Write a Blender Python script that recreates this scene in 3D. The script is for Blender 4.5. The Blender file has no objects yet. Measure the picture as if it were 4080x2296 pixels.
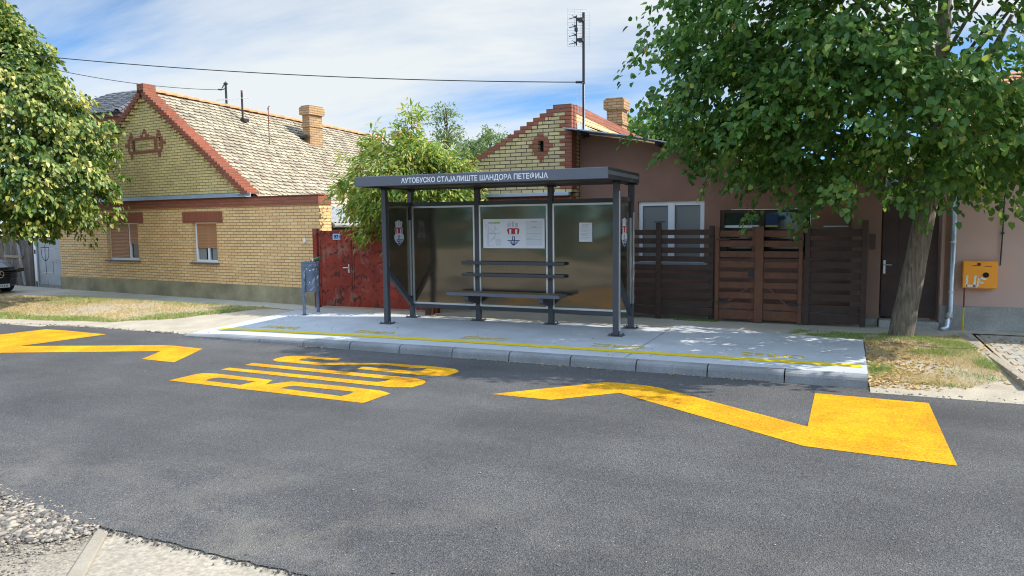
import bpy, bmesh, math, random
import numpy as np
from mathutils import Vector, Matrix
from mathutils.geometry import tessellate_polygon

random.seed(7)
RNG = np.random.default_rng(11)
SC = bpy.context.scene
COL = SC.collection
R = math.radians
V = Vector

# ------------------------------------------------------------------ helpers
def tag(o, label=None, cat=None, group=None, kind=None):
    if label: o['label'] = label
    if cat: o['category'] = cat
    if group: o['group'] = group
    if kind: o['kind'] = kind
    return o

def thing(name, label, cat, loc=(0, 0, 0), rz=0.0, group=None):
    o = bpy.data.objects.new(name, None)
    o.empty_display_size = 0.2
    COL.objects.link(o)
    o.location = loc
    o.rotation_euler = (0, 0, rz)
    return tag(o, label, cat, group)

class MB:
    """collects faces, builds ONE mesh object; uv in metres per face"""
    def __init__(s):
        s.v = []; s.f = []
    def add(s, vs, fs):
        b = len(s.v)
        s.v += [tuple(p) for p in vs]
        s.f += [tuple(i + b for i in f) for f in fs]
        return s
    def box(s, x0, x1, y0, y1, z0, z1):
        return s.add([(x0, y0, z0), (x1, y0, z0), (x1, y1, z0), (x0, y1, z0), (x0, y0, z1), (x1, y0, z1), (x1, y1, z1), (x0, y1, z1)],
                     [(0, 3, 2, 1), (4, 5, 6, 7), (0, 1, 5, 4), (1, 2, 6, 5), (2, 3, 7, 6), (3, 0, 4, 7)])
    def bar(s, p, q, w, h, up=(0, 0, 1)):
        p = V(p); q = V(q); d = (q - p).normalized()
        u = V(up)
        if abs(d.dot(u)) > .98: u = V((0, 1, 0))
        a = d.cross(u).normalized(); b = a.cross(d).normalized()
        a *= w / 2; b *= h / 2
        return s.add([p - a - b, p + a - b, p + a + b, p - a + b, q - a - b, q + a - b, q + a + b, q - a + b],
                     [(0, 1, 2, 3), (7, 6, 5, 4), (0, 4, 5, 1), (1, 5, 6, 2), (2, 6, 7, 3), (3, 7, 4, 0)])
    def prism(s, poly, a0, a1, axis='y', holes=()):
        """poly in the plane normal to axis: y -> (x,z), x -> (y,z), z -> (x,y)"""
        def P(p, a):
            if axis == 'y': return (p[0], a, p[1])
            if axis == 'x': return (a, p[0], p[1])
            return (p[0], p[1], a)
        loops = [list(poly)] + [list(h) for h in holes]
        flat = [p for l in loops for p in l]
        tris = tessellate_polygon([[V((p[0], p[1], 0)) for p in l] for l in loops])
        n = len(flat)
        vs = [P(p, a0) for p in flat] + [P(p, a1) for p in flat]
        fs = []
        for t in tris:
            fs.append(tuple(t)); fs.append(tuple(n + i for i in reversed(t)))
        k = 0
        for l in loops:
            m = len(l)
            for i in range(m):
                j = (i + 1) % m
                fs.append((k + i, k + j, n + k + j, n + k + i))
            k += m
        return s.add(vs, fs)
    def sheet(s, poly, z, holes=()):
        loops = [list(poly)] + [list(h) for h in holes]
        flat = [p for l in loops for p in l]
        zz = z if callable(z) else (lambda x, y: z)
        tris = tessellate_polygon([[V((p[0], p[1], 0)) for p in l] for l in loops])
        fs = []
        for t in tris:
            a, b, c = (flat[i] for i in t)
            if (b[0]-a[0])*(c[1]-a[1]) - (b[1]-a[1])*(c[0]-a[0]) < 0: t = t[::-1]
            fs.append(tuple(t))
        return s.add([(p[0], p[1], zz(p[0], p[1])) for p in flat], fs)
    def tube(s, pts, r, n=8, cap=True):
        pts = [V(p) for p in pts]
        rs = r if isinstance(r, (list, tuple)) else [r] * len(pts)
        ref = V((0, 0, 1))
        vs = []; fs = []
        for i, p in enumerate(pts):
            d = (pts[min(i + 1, len(pts) - 1)] - pts[max(i - 1, 0)]).normalized()
            u = ref if abs(d.dot(ref)) < .95 else V((1, 0, 0))
            a = d.cross(u).normalized(); b = a.cross(d)
            for k in range(n):
                t = 2 * math.pi * k / n
                vs.append(p + (a * math.cos(t) + b * math.sin(t)) * rs[i])
        for i in range(len(pts) - 1):
            for k in range(n):
                k2 = (k + 1) % n
                fs.append((i * n + k, i * n + k2, (i + 1) * n + k2, (i + 1) * n + k))
        if cap:
            fs.append(tuple(range(n - 1, -1, -1)))
            fs.append(tuple(range((len(pts) - 1) * n, len(pts) * n)))
        return s.add(vs, fs)
    def lathe(s, prof, n=20, at=(0, 0, 0)):
        vs = []; fs = []
        for (r, z) in prof:
            for k in range(n):
                t = 2 * math.pi * k / n
                vs.append((at[0] + r * math.cos(t), at[1] + r * math.sin(t), at[2] + z))
        for i in range(len(prof) - 1):
            for k in range(n):
                k2 = (k + 1) % n
                fs.append((i * n + k, i * n + k2, (i + 1) * n + k2, (i + 1) * n + k))
        return s.add(vs, fs)
    def build(s, name, mat, parent=None, bevel=0, smooth=False, fixn=True):
        me = bpy.data.meshes.new(name)
        me.from_pydata(s.v, [], s.f)
        if fixn:
            bm = bmesh.new(); bm.from_mesh(me)
            bmesh.ops.recalc_face_normals(bm, faces=bm.faces)
            bm.to_mesh(me); bm.free()
        me.update()
        uvl = me.uv_layers.new(name='uv')
        for p in me.polygons:
            n = p.normal
            if abs(n.z) > .75:
                t = V((1, 0, 0)); b = V((0, 1, 0))
            else:
                t = V((-n.y, n.x, 0)).normalized(); b = n.cross(t)
                if b.z < 0: b = -b
                if abs(t.x) > abs(t.y):
                    if t.x < 0: t = -t
                elif t.y < 0: t = -t
            for li in p.loop_indices:
                co = me.vertices[me.loops[li].vertex_index].co
                uvl.data[li].uv = (co.dot(t), co.dot(b))
        if smooth:
            for p in me.polygons: p.use_smooth = True
        if mat: me.materials.append(mat)
        o = bpy.data.objects.new(name, me)
        COL.objects.link(o)
        if parent is not None: o.parent = parent
        if bevel:
            m = o.modifiers.new('bevel', 'BEVEL'); m.width = bevel; m.segments = 2; m.limit_method = 'ANGLE'
        return o

def np_mesh(name, verts, faces, mat, parent=None, attr=None):
    """verts Nx3, faces MxK numpy"""
    me = bpy.data.meshes.new(name)
    k = faces.shape[1]
    me.vertices.add(len(verts)); me.vertices.foreach_set('co', verts.astype(np.float32).ravel())
    me.loops.add(faces.size); me.loops.foreach_set('vertex_index', faces.astype(np.int32).ravel())
    me.polygons.add(len(faces)); me.polygons.foreach_set('loop_start', np.arange(0, faces.size, k, dtype=np.int32))
    me.update(calc_edges=True)
    if attr is not None:
        a = me.attributes.new('tint', 'FLOAT', 'POINT'); a.data.foreach_set('value', attr.astype(np.float32))
    me.materials.append(mat)
    o = bpy.data.objects.new(name, me); COL.objects.link(o)
    if parent is not None: o.parent = parent
    return o

# ------------------------------------------------------------------ materials
def nodes(name):
    m = bpy.data.materials.new(name); m.use_nodes = True
    nt = m.node_tree
    b = nt.nodes['Principled BSDF']
    return m, nt, b
def N(nt, t, **kw):
    n = nt.nodes.new(t)
    for k, v in kw.items():
        if k.startswith('i_'): n.inputs[k[2:].replace('_', ' ')].default_value = v
        else: setattr(n, k, v)
    return n
def rgb(c): return (c[0], c[1], c[2], 1)
def mixc(nt, fac, a, b):
    n = nt.nodes.new('ShaderNodeMix'); n.data_type = 'RGBA'
    for sock, val in ((n.inputs[0], fac), (n.inputs[6], a), (n.inputs[7], b)):
        if hasattr(val, 'is_output'): nt.links.new(val, sock)
        elif isinstance(val, (int, float)): sock.default_value = val
        else: sock.default_value = rgb(val)
    return n.outputs[2]
def ramp(nt, fac, stops):
    n = nt.nodes.new('ShaderNodeValToRGB')
    el = n.color_ramp.elements
    while len(el) < len(stops): el.new(.5)
    for e, (p, c) in zip(el, stops):
        e.position = p; e.color = rgb(c) if not isinstance(c, (int, float)) else (c, c, c, 1)
    nt.links.new(fac, n.inputs[0])
    return n.outputs[0]
def noise(nt, co, scale, detail=4, rough=.55, dist=0):
    n = N(nt, 'ShaderNodeTexNoise'); n.inputs['Scale'].default_value = scale
    n.inputs['Detail'].default_value = detail; n.inputs['Roughness'].default_value = rough
    n.inputs['Distortion'].default_value = dist
    if co is not None: nt.links.new(co, n.inputs['Vector'])
    return n.outputs['Fac']
def bump(nt, b, h, dist=.01, strength=.6):
    n = N(nt, 'ShaderNodeBump'); n.inputs['Distance'].default_value = dist; n.inputs['Strength'].default_value = strength
    nt.links.new(h, n.inputs['Height']); nt.links.new(n.outputs[0], b.inputs['Normal'])
def objco(nt): return N(nt, 'ShaderNodeTexCoord').outputs['Object']
def uvco(nt): return N(nt, 'ShaderNodeTexCoord').outputs['UV']

def mat(name, col, rough=.7, var=.18, scale=6, fine=0.0, fscale=90, bmp=0.0, bscale=60, metal=0, spec=.5):
    m, nt, b = nodes(name)
    co = objco(nt)
    n1 = noise(nt, co, scale, 5)
    c = mixc(nt, ramp(nt, n1, [(.25, 0), (.75, 1)]), [x * (1 - var) for x in col], [min(1, x * (1 + var)) for x in col])
    if fine:
        n2 = noise(nt, co, fscale, 2)
        c2 = nt.nodes.new('ShaderNodeMix'); c2.data_type = 'RGBA'; c2.blend_type = 'MULTIPLY'; c2.inputs[0].default_value = 1
        nt.links.new(c, c2.inputs[6]); nt.links.new(ramp(nt, n2, [(.3, 1 - fine), (.7, 1)]), c2.inputs[7])
        c = c2.outputs[2]
    nt.links.new(c, b.inputs['Base Color'])
    b.inputs['Roughness'].default_value = rough; b.inputs['Metallic'].default_value = metal
    b.inputs['Specular IOR Level'].default_value = spec
    if bmp: bump(nt, b, noise(nt, co, bscale, 4), bmp)
    return m

def brickmat(name, c1, c2, mortar, bw=.26, rh=.078, ms=.008, stain=.25, stain_col=(.09, .08, .06)):
    m, nt, b = nodes(name)
    uv = uvco(nt)
    br = N(nt, 'ShaderNodeTexBrick'); nt.links.new(uv, br.inputs['Vector'])
    br.inputs['Scale'].default_value = 1
    br.inputs['Brick Width'].default_value = bw; br.inputs['Row Height'].default_value = rh
    br.inputs['Mortar Size'].default_value = ms; br.inputs['Mortar Smooth'].default_value = .15
    br.inputs['Bias'].default_value = 0
    br.inputs['Color1'].default_value = rgb(c1); br.inputs['Color2'].default_value = rgb(c2); br.inputs['Mortar'].default_value = rgb(mortar)
    co = objco(nt)
    st = ramp(nt, noise(nt, co, 1.3, 6, .65), [(.42, 0), (.8, stain)])
    c = mixc(nt, st, br.outputs['Color'], stain_col)
    fi = ramp(nt, noise(nt, co, 70, 3), [(.2, .82), (.8, 1.12)])
    mu = nt.nodes.new('ShaderNodeMix'); mu.data_type = 'RGBA'; mu.blend_type = 'MULTIPLY'; mu.inputs[0].default_value = 1
    nt.links.new(c, mu.inputs[6]); nt.links.new(fi, mu.inputs[7])
    nt.links.new(mu.outputs[2], b.inputs['Base Color'])
    b.inputs['Roughness'].default_value = .85
    inv = N(nt, 'ShaderNodeMath', operation='SUBTRACT'); inv.inputs[0].default_value = 1
    nt.links.new(br.outputs['Fac'], inv.inputs[1])
    bump(nt, b, inv.outputs[0], .012, .9)
    return m

def leafmat(name, stops, trans=.35, rough=.44):
    """colour by leaf (random per leaf) shifted by the leaf's own tint"""
    m, nt, b = nodes(name)
    g = N(nt, 'ShaderNodeNewGeometry'); at = N(nt, 'ShaderNodeAttribute'); at.attribute_name = 'tint'
    ad = N(nt, 'ShaderNodeMath', operation='MULTIPLY_ADD'); ad.inputs[1].default_value = .5
    nt.links.new(g.outputs['Random Per Island'], ad.inputs[0]); nt.links.new(at.outputs['Fac'], ad.inputs[2])
    c = ramp(nt, ad.outputs[0], stops)
    nt.links.new(c, b.inputs['Base Color']); b.inputs['Roughness'].default_value = rough
    b.inputs['Specular IOR Level'].default_value = .5
    tr = N(nt, 'ShaderNodeBsdfTranslucent'); nt.links.new(c, tr.inputs['Color'])
    mx = N(nt, 'ShaderNodeMixShader'); mx.inputs[0].default_value = trans
    nt.links.new(b.outputs[0], mx.inputs[1]); nt.links.new(tr.outputs[0], mx.inputs[2])
    out = nt.nodes['Material Output']; nt.links.new(mx.outputs[0], out.inputs['Surface'])
    return m

M = {}
def asphalt():
    m, nt, b = nodes('asphalt')
    co = objco(nt)
    mp = N(nt, 'ShaderNodeMapping'); mp.inputs['Scale'].default_value = (.25, 1.0, 1); nt.links.new(co, mp.inputs[0])
    big = ramp(nt, noise(nt, mp.outputs[0], 1.1, 5, .6), [(.3, 0), (.7, 1)])
    c = mixc(nt, big, (.074, .071, .068), (.106, .101, .095))
    agg = N(nt, 'ShaderNodeTexVoronoi'); agg.inputs['Scale'].default_value = 110; nt.links.new(co, agg.inputs['Vector'])
    sp = ramp(nt, agg.outputs['Color'], [(0.15, .5), (.55, .95), (1.0, 1.7)])
    fn = ramp(nt, noise(nt, co, 55, 5, .75), [(.3, .6), (.7, 1.4)])
    for t in (sp, fn):
        mu = nt.nodes.new('ShaderNodeMix'); mu.data_type = 'RGBA'; mu.blend_type = 'MULTIPLY'; mu.inputs[0].default_value = .95
        nt.links.new(c, mu.inputs[6]); nt.links.new(t, mu.inputs[7]); c = mu.outputs[2]
    pt = ramp(nt, noise(nt, co, .42, 4, .6), [(.38, .80), (.62, 1.15)])
    mu = nt.nodes.new('ShaderNodeMix'); mu.data_type = 'RGBA'; mu.blend_type = 'MULTIPLY'; mu.inputs[0].default_value = 1
    nt.links.new(c, mu.inputs[6]); nt.links.new(pt, mu.inputs[7]); c = mu.outputs[2]
    mp3 = N(nt, 'ShaderNodeMapping'); mp3.inputs['Scale'].default_value = (.05, 1.0, 1); nt.links.new(co, mp3.inputs[0])
    tk_ = ramp(nt, noise(nt, mp3.outputs[0], 1.5, 3, .5), [(.35, .94), (.65, 1.06)])
    mu = nt.nodes.new('ShaderNodeMix'); mu.data_type = 'RGBA'; mu.blend_type = 'MULTIPLY'; mu.inputs[0].default_value = 1
    nt.links.new(c, mu.inputs[6]); nt.links.new(tk_, mu.inputs[7]); c = mu.outputs[2]
    # pale grit
    v2 = N(nt, 'ShaderNodeTexVoronoi'); v2.inputs['Scale'].default_value = 13; nt.links.new(co, v2.inputs['Vector'])
    gr = ramp(nt, v2.outputs['Distance'], [(.05, .8), (.09, 0)])
    c = mixc(nt, gr, c, (.34, .33, .3))
    # dust trodden in from the verge on the near side and along the kerb (dirt, not shade)
    sx = N(nt, 'ShaderNodeSeparateXYZ'); nt.links.new(co, sx.inputs[0])
    mr = N(nt, 'ShaderNodeMapRange'); mr.inputs['From Min'].default_value = -4.7; mr.inputs['From Max'].default_value = -6.2
    nt.links.new(sx.outputs['Y'], mr.inputs['Value'])
    ns = ramp(nt, noise(nt, co, .9, 7, .7), [(.46, 0), (.74, .5)])
    mm = N(nt, 'ShaderNodeMath', operation='MULTIPLY'); nt.links.new(mr.outputs[0], mm.inputs[0]); nt.links.new(ns, mm.inputs[1])
    c = mixc(nt, mm.outputs[0], c, (.27, .235, .185))
    nt.links.new(c, b.inputs['Base Color'])
    b.inputs['Roughness'].default_value = .8; b.inputs['Specular IOR Level'].default_value = .35
    ad = N(nt, 'ShaderNodeMath', operation='ADD'); nt.links.new(agg.outputs['Distance'], ad.inputs[0]); nt.links.new(noise(nt, co, 60, 4), ad.inputs[1])
    bump(nt, b, ad.outputs[0], .012, .8)
    return m
M['asphalt'] = asphalt()

def paint(name, c1, c2, worn):
    m, nt, b = nodes(name)
    co = objco(nt)
    c = mixc(nt, ramp(nt, noise(nt, co, 1.6, 6, .65), [(.38, 0), (.62, 1)]), c1, c2)
    v = N(nt, 'ShaderNodeTexVoronoi'); v.inputs['Scale'].default_value = 62; nt.links.new(co, v.inputs['Vector'])
    gr = ramp(nt, v.outputs['Color'], [(.1, 1 - .55 * worn), (.6, 1), (1, 1.12)])
    mu = nt.nodes.new('ShaderNodeMix'); mu.data_type = 'RGBA'; mu.blend_type = 'MULTIPLY'; mu.inputs[0].default_value = 1
    nt.links.new(c, mu.inputs[6]); nt.links.new(gr, mu.inputs[7]); c = mu.outputs[2]
    w0 = N(nt, 'ShaderNodeMath', operation='MULTIPLY'); nt.links.new(ramp(nt, noise(nt, co, 1.1, 5, .7), [(.40, .15), (.68, 1)]), w0.inputs[0])
    nt.links.new(ramp(nt, noise(nt, co, 45, 4, .75), [(.50, 0), (.66, worn)]), w0.inputs[1])
    c = mixc(nt, w0.outputs[0], c, (.17, .115, .05))
    nt.links.new(c, b.inputs['Base Color']); b.inputs['Roughness'].default_value = .8; b.inputs['Specular IOR Level'].default_value = .15
    bump(nt, b, v.outputs['Distance'], .006, .5)
    return m
M['yellow'] = paint('yellow_paint', (.54, .235, .004), (.68, .345, .006), .7)
M['yellow2'] = paint('lemon_paint', (.66, .47, .012), (.68, .50, .016), .15)
M['concrete'] = mat('pale_concrete', (.47, .48, .485), .85, .14, 1.3, .22, 80, .002, 150)
M['kerb'] = mat('kerb_concrete', (.245, .245, .24), .8, .26, 2.2, .3, 60, .003, 90)
M['walk'] = mat('walk_concrete', (.47, .42, .335), .9, .14, 1.5, .22, 40, .004, 60)
M['dust'] = mat('dusty_soil', (.43, .365, .27), .95, .2, 2.2, .3, 60, .012, 45)
M['soil'] = mat('soil', (.30, .245, .175), .95, .25, 2.5, .35, 50, .015, 40)
M['padc'] = mat('old_concrete', (.40, .34, .255), .9, .16, 1.8, .42, 32, .010, 34)
M['slabc'] = mat('slab_concrete', (.31, .265, .195), .9, .15, 3, .2, 60, .004, 60)
M['ybrick'] = brickmat('yellow_brick', (.90, .61, .285), (.80, .48, .21), (.31, .195, .09), .25, .0785, .007, .22)
M['ybrick_pale'] = brickmat('pale_yellow_brick', (.78, .60, .25), (.67, .50, .20), (.22, .155, .075), .25, .0785, .008, .35)
M['ybrick2'] = brickmat('straw_brick', (.72, .57, .27), (.57, .41, .20), (.10, .065, .04), .26, .0815, .009, .3)
M['rbrick'] = brickmat('red_brick', (.36, .115, .06), (.29, .085, .045), (.20, .10, .065), .25, .0785, .006, .2)
M['rsoldier'] = brickmat('red_soldier_brick', (.34, .10, .05), (.29, .08, .04), (.22, .08, .045), .075, .32, .006, .1)
M['chim'] = brickmat('chimney_brick', (.52, .33, .15), (.42, .22, .10), (.22, .15, .09), .25, .078, .009, .35)
M['plinth'] = mat('plinth_render', (.34, .285, .165), .95, .45, 1.3, .25, 40, .01, 30)
M['plinth_grey'] = mat('plinth_grey', (.34, .33, .30), .95, .3, 2.0, .25, 30, .008, 30)
M['brown_render'] = mat('brown_render', (.33, .18, .128), .95, .22, .9, .2, 160, .004, 220)
M['pink_render'] = mat('pink_render', (.54, .375, .31), .95, .12, .8, .15, 150, .004, 200)
M['grey_render'] = mat('grey_render', (.42, .42, .42), .95, .15, 2)
M['steel'] = mat('anthracite_paint', (.060, .063, .072), .42, .06, 4, spec=.5)
M['steel_light'] = mat('slate_paint', (.115, .125, .15), .45, .06, 4)
M['alu'] = mat('aluminium', (.72, .74, .74), .35, .05, 5, metal=.75)
M['galv'] = mat('galvanised', (.56, .60, .64), .38, .18, 8, metal=.8)
M['zinc'] = mat('zinc_flashing', (.42, .48, .54), .45, .1, 4, metal=.35)
M['white'] = mat('white_plastic', (.80, .82, .84), .4, .03, 4)
M['paper'] = mat('white_paper', (.80, .81, .84), .55, .02, 3)
M['ink'] = mat('grey_ink', (.30, .32, .34), .7, .05, 5)
M['ink_dark'] = mat('dark_ink', (.05, .06, .08), .7, .05, 5)
M['ink_green'] = mat('green_ink', (.27, .52, .12), .7, .05, 5)
M['ink_blue'] = mat('pale_blue_ink', (.18, .32, .50), .7, .05, 5)
M['ered'] = mat('emblem_red', (.48, .022, .03), .5, .03, 5)
M['eblue'] = mat('emblem_blue', (.012, .02, .16), .5, .03, 5)
M['egrey'] = mat('emblem_grey', (.52, .55, .58), .5, .05, 5)
M['shutter'] = mat('shutter_tan', (.44, .215, .105), .55, .05, 2)
M['dark'] = mat('dark_interior', (.012, .012, .013), .9, .1, 3)
M['black'] = mat('black_metal', (.02, .02, .022), .5, .1, 4)
M['darkwood'] = mat('dark_stained_wood', (.058, .028, .018), .6, .35, 5, .3, 60)
M['redwood'] = mat('red_stained_wood', (.17, .060, .024), .55, .3, 5, .3, 60)
M['doorwood'] = mat('door_brown', (.055, .028, .022), .55, .35, 3, .2, 40)
M['oldwood'] = mat('weathered_boards', (.13, .105, .085), .9, .35, 3, .35, 40)
M['copper'] = mat('brown_pipe', (.30, .115, .07), .35, .15, 6, metal=.3)
M['orange'] = mat('orange_enamel', (.90, .33, .012), .4, .06, 3)
M['carpaint'] = mat('black_carpaint', (.008, .008, .010), .25, .1, 2, spec=.4)
M['rubber'] = mat('rubber', (.02, .02, .02), .8, .1, 8)
M['chrome'] = mat('chrome', (.75, .76, .78), .15, .02, 4, metal=1)
M['terracotta'] = mat('terracotta', (.58, .27, .13), .85, .25, 5, .2, 40)
M['corr'] = mat('fibre_cement', (.36, .36, .355), .95, .3, 3, .35, 40)
M['rust'] = mat('rust_red', (.16, .03, .02), .6, .2, 4)
M['stone'] = mat('limestone', (.55, .49, .40), .95, .25, 5, .25, 30)
M['cable'] = mat('cable_black', (.025, .028, .03), .6, .1, 4)
M['tapegreen'] = mat('bottle_green', (.01, .12, .06), .12, .1, 8)
M['label'] = mat('label_red', (.62, .12, .07), .5, .4, 20)

def glassmat(name, col, rough=.06):
    m, nt, b = nodes(name)
    b.inputs['Base Color'].default_value = rgb(col); b.inputs['Roughness'].default_value = rough
    b.inputs['Specular IOR Level'].default_value = .8
    return m
M['glass'] = glassmat('window_glass', (.02, .024, .028))
M['glass_grey'] = glassmat('window_blind', (.22, .23, .22), .25)

def polycarb():
    m, nt, b = nodes('bronze_polycarbonate')
    uv = uvco(nt); co = objco(nt)
    b.inputs['Base Color'].default_value = (.066, .056, .042, 1)
    b.inputs['Roughness'].default_value = .12
    b.inputs['IOR'].default_value = 3.0
    b.inputs['Specular Tint'].default_value = (1, .90, .72, 1)
    # twin-wall ribs and soft waviness of the sheet
    sx = N(nt, 'ShaderNodeSeparateXYZ'); nt.links.new(uv, sx.inputs[0])
    ml = N(nt, 'ShaderNodeMath', operation='MULTIPLY'); ml.inputs[1].default_value = 2 * math.pi / .011; nt.links.new(sx.outputs[0], ml.inputs[0])
    si = N(nt, 'ShaderNodeMath', operation='SINE'); nt.links.new(ml.outputs[0], si.inputs[0])
    mp = N(nt, 'ShaderNodeMapping'); mp.inputs['Scale'].default_value = (.8, .8, 1.6); nt.links.new(co, mp.inputs[0])
    wv = noise(nt, mp.outputs[0], 1.1, 1, .4)
    b1 = N(nt, 'ShaderNodeBump'); b1.inputs['Distance'].default_value = .05; b1.inputs['Strength'].default_value = .35
    nt.links.new(wv, b1.inputs['Height'])
    nt.links.new(b1.outputs[0], b.inputs['Normal'])
    tr = N(nt, 'ShaderNodeBsdfTransparent'); tr.inputs[0].default_value = (.30, .25, .19, 1)
    mx = N(nt, 'ShaderNodeMixShader'); mx.inputs[0].default_value = .40
    nt.links.new(b.outputs[0], mx.inputs[1]); nt.links.new(tr.outputs[0], mx.inputs[2])
    nt.links.new(mx.outputs[0], nt.nodes['Material Output'].inputs['Surface'])
    return m
M['poly'] = polycarb()

def rustgate():
    m, nt, b = nodes('flaking_red_paint')
    co = objco(nt)
    c = mixc(nt, ramp(nt, noise(nt, co, 1.6, 4), [(.3, 0), (.7, 1)]), (.19, .028, .017), (.31, .048, .027))
    mp = N(nt, 'ShaderNodeMapping'); mp.inputs['Scale'].default_value = (1, 1, .6); nt.links.new(co, mp.inputs[0])
    pale = ramp(nt, noise(nt, mp.outputs[0], 3.2, 6, .7), [(.53, 0), (.63, .8)])
    c = mixc(nt, pale, c, (.24, .135, .095))
    fl = ramp(nt, noise(nt, co, 7, 3, .5, 1.2), [(.57, 0), (.60, .92)])
    c = mixc(nt, fl, c, (.085, .026, .02))
    nt.links.new(c, b.inputs['Base Color']); b.inputs['Roughness'].default_value = .75; b.inputs['Specular IOR Level'].default_value = .2
    bump(nt, b, fl, .004, .5)
    return m
M['gate'] = rustgate()

def tilemat(name, stops, dirt=.5):
    m, nt, b = nodes(name)
    g = N(nt, 'ShaderNodeNewGeometry'); co = objco(nt)
    c = ramp(nt, g.outputs['Random Per Island'], stops)
    d = ramp(nt, noise(nt, co, .9, 6, .65), [(.45, 0), (.75, dirt)])
    c = mixc(nt, d, c, (.25, .205, .15))
    d2 = ramp(nt, noise(nt, co, 9, 4, .6), [(.55, 0), (.8, .6)])
    c = mixc(nt, d2, c, (.26, .21, .15))
    nt.links.new(c, b.inputs['Base Color']); b.inputs['Roughness'].default_value = .9
    bump(nt, b, noise(nt, co, 40, 3), .005)
    return m
M['tile'] = tilemat('beaver_tail_tiles', [(0, (.25, .205, .14)), (.5, (.36, .305, .205)), (.85, (.48, .41, .285)), (1, (.23, .165, .115))], .5)
M['tile_dark'] = tilemat('dark_tiles', [(0, (.075, .08, .09)), (1, (.11, .115, .125))], .05)
M['tile_red'] = tilemat('red_tiles', [(0, (.40, .16, .09)), (1, (.50, .22, .12))], .3)

def bark():
    m, nt, b = nodes('linden_bark')
    co = objco(nt)
    mp = N(nt, 'ShaderNodeMapping'); mp.inputs['Scale'].default_value = (1, 1, .13); nt.links.new(co, mp.inputs[0])
    n = noise(nt, mp.outputs[0], 26, 6, .65, .6)
    c = ramp(nt, n, [(.3, (.075, .058, .042)), (.52, (.17, .138, .10)), (.75, (.30, .26, .195))])
    nt.links.new(c, b.inputs['Base Color']); b.inputs['Roughness'].default_value = .95
    bump(nt, b, n, .035, 1)
    return m
M['bark'] = bark()
M['twig'] = mat('twig_bark', (.12, .09, .065), .9, .2, 6)
M['leaf_right'] = leafmat('linden_leaves_dark', [(0, (.045, .125, .022)), (.35, (.095, .21, .035)), (.62, (.20, .32, .055)), (.80, (.38, .44, .08)), (.93, (.58, .50, .08)), (1, (.45, .25, .08))], .5)
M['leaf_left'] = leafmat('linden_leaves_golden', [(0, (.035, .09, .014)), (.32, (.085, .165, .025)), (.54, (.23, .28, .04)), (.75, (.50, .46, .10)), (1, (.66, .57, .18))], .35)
M['leaf_peach'] = leafmat('peach_leaves', [(0, (.09, .20, .03)), (.32, (.24, .37, .055)), (.56, (.46, .50, .09)), (.8, (.62, .50, .10)), (.95, (.62, .26, .05)), (1, (.42, .12, .04))], .5)
M['leaf_far'] = leafmat('robinia_leaves', [(0, (.12, .19, .06)), (.5, (.2, .28, .09)), (1, (.33, .38, .14))], .5)
M['leaf_back'] = leafmat('walnut_leaves', [(0, (.06, .13, .025)), (.5, (.14, .24, .045)), (.85, (.30, .36, .08)), (1, (.42, .42, .1))], .45)
M['grass_dry'] = leafmat('dry_grass', [(0, (.44, .34, .17)), (.5, (.60, .47, .24)), (.75, (.66, .53, .28)), (1, (.48, .26, .11))], .3, .8)
M['grass_green'] = leafmat('green_grass', [(0, (.12, .22, .04)), (.5, (.22, .33, .06)), (1, (.42, .44, .12))], .3, .7)
M['litter'] = leafmat('fallen_leaves', [(0, (.30, .16, .06)), (.4, (.48, .30, .10)), (.7, (.62, .44, .12)), (1, (.36, .13, .05))], .2, .7)

# ------------------------------------------------------------------ camera, world, sun
f, yaw, pitch, roll = 2932.6313, -0.4239, -0.0903, -0.0102
fw = V((math.sin(yaw) * math.cos(pitch), math.cos(yaw) * math.cos(pitch), math.sin(pitch)))
r0 = V((math.cos(yaw), -math.sin(yaw), 0)); u0 = r0.cross(fw)
r1 = r0 * math.cos(roll) + u0 * math.sin(roll); u1 = -r0 * math.sin(roll) + u0 * math.cos(roll)
cd = bpy.data.cameras.new('camera'); cam = bpy.data.objects.new('camera', cd); COL.objects.link(cam)
cd.sensor_width = 36; cd.lens = 36 * f / 4080; cd.clip_end = 2000; cd.clip_start = .05
cam.matrix_world = Matrix(((r1.x, u1.x, -fw.x, 10.6717), (r1.y, u1.y, -fw.y, -10.1906), (r1.z, u1.z, -fw.z, 2.1575), (0, 0, 0, 1)))
SC.camera = cam

SUN = V((2.6, .72, 2.72)).normalized()
el = math.asin(SUN.z); az = math.atan2(SUN.x, SUN.y)
sd = bpy.data.lights.new('sun', 'SUN'); sd.energy = 3.65; sd.angle = R(.53); sd.color = (1, .955, .88)
so = bpy.data.objects.new('sun', sd); COL.objects.link(so)
so.rotation_euler = SUN.to_track_quat('Z', 'Y').to_euler(); so.location = (20, 8, 25)

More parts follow.
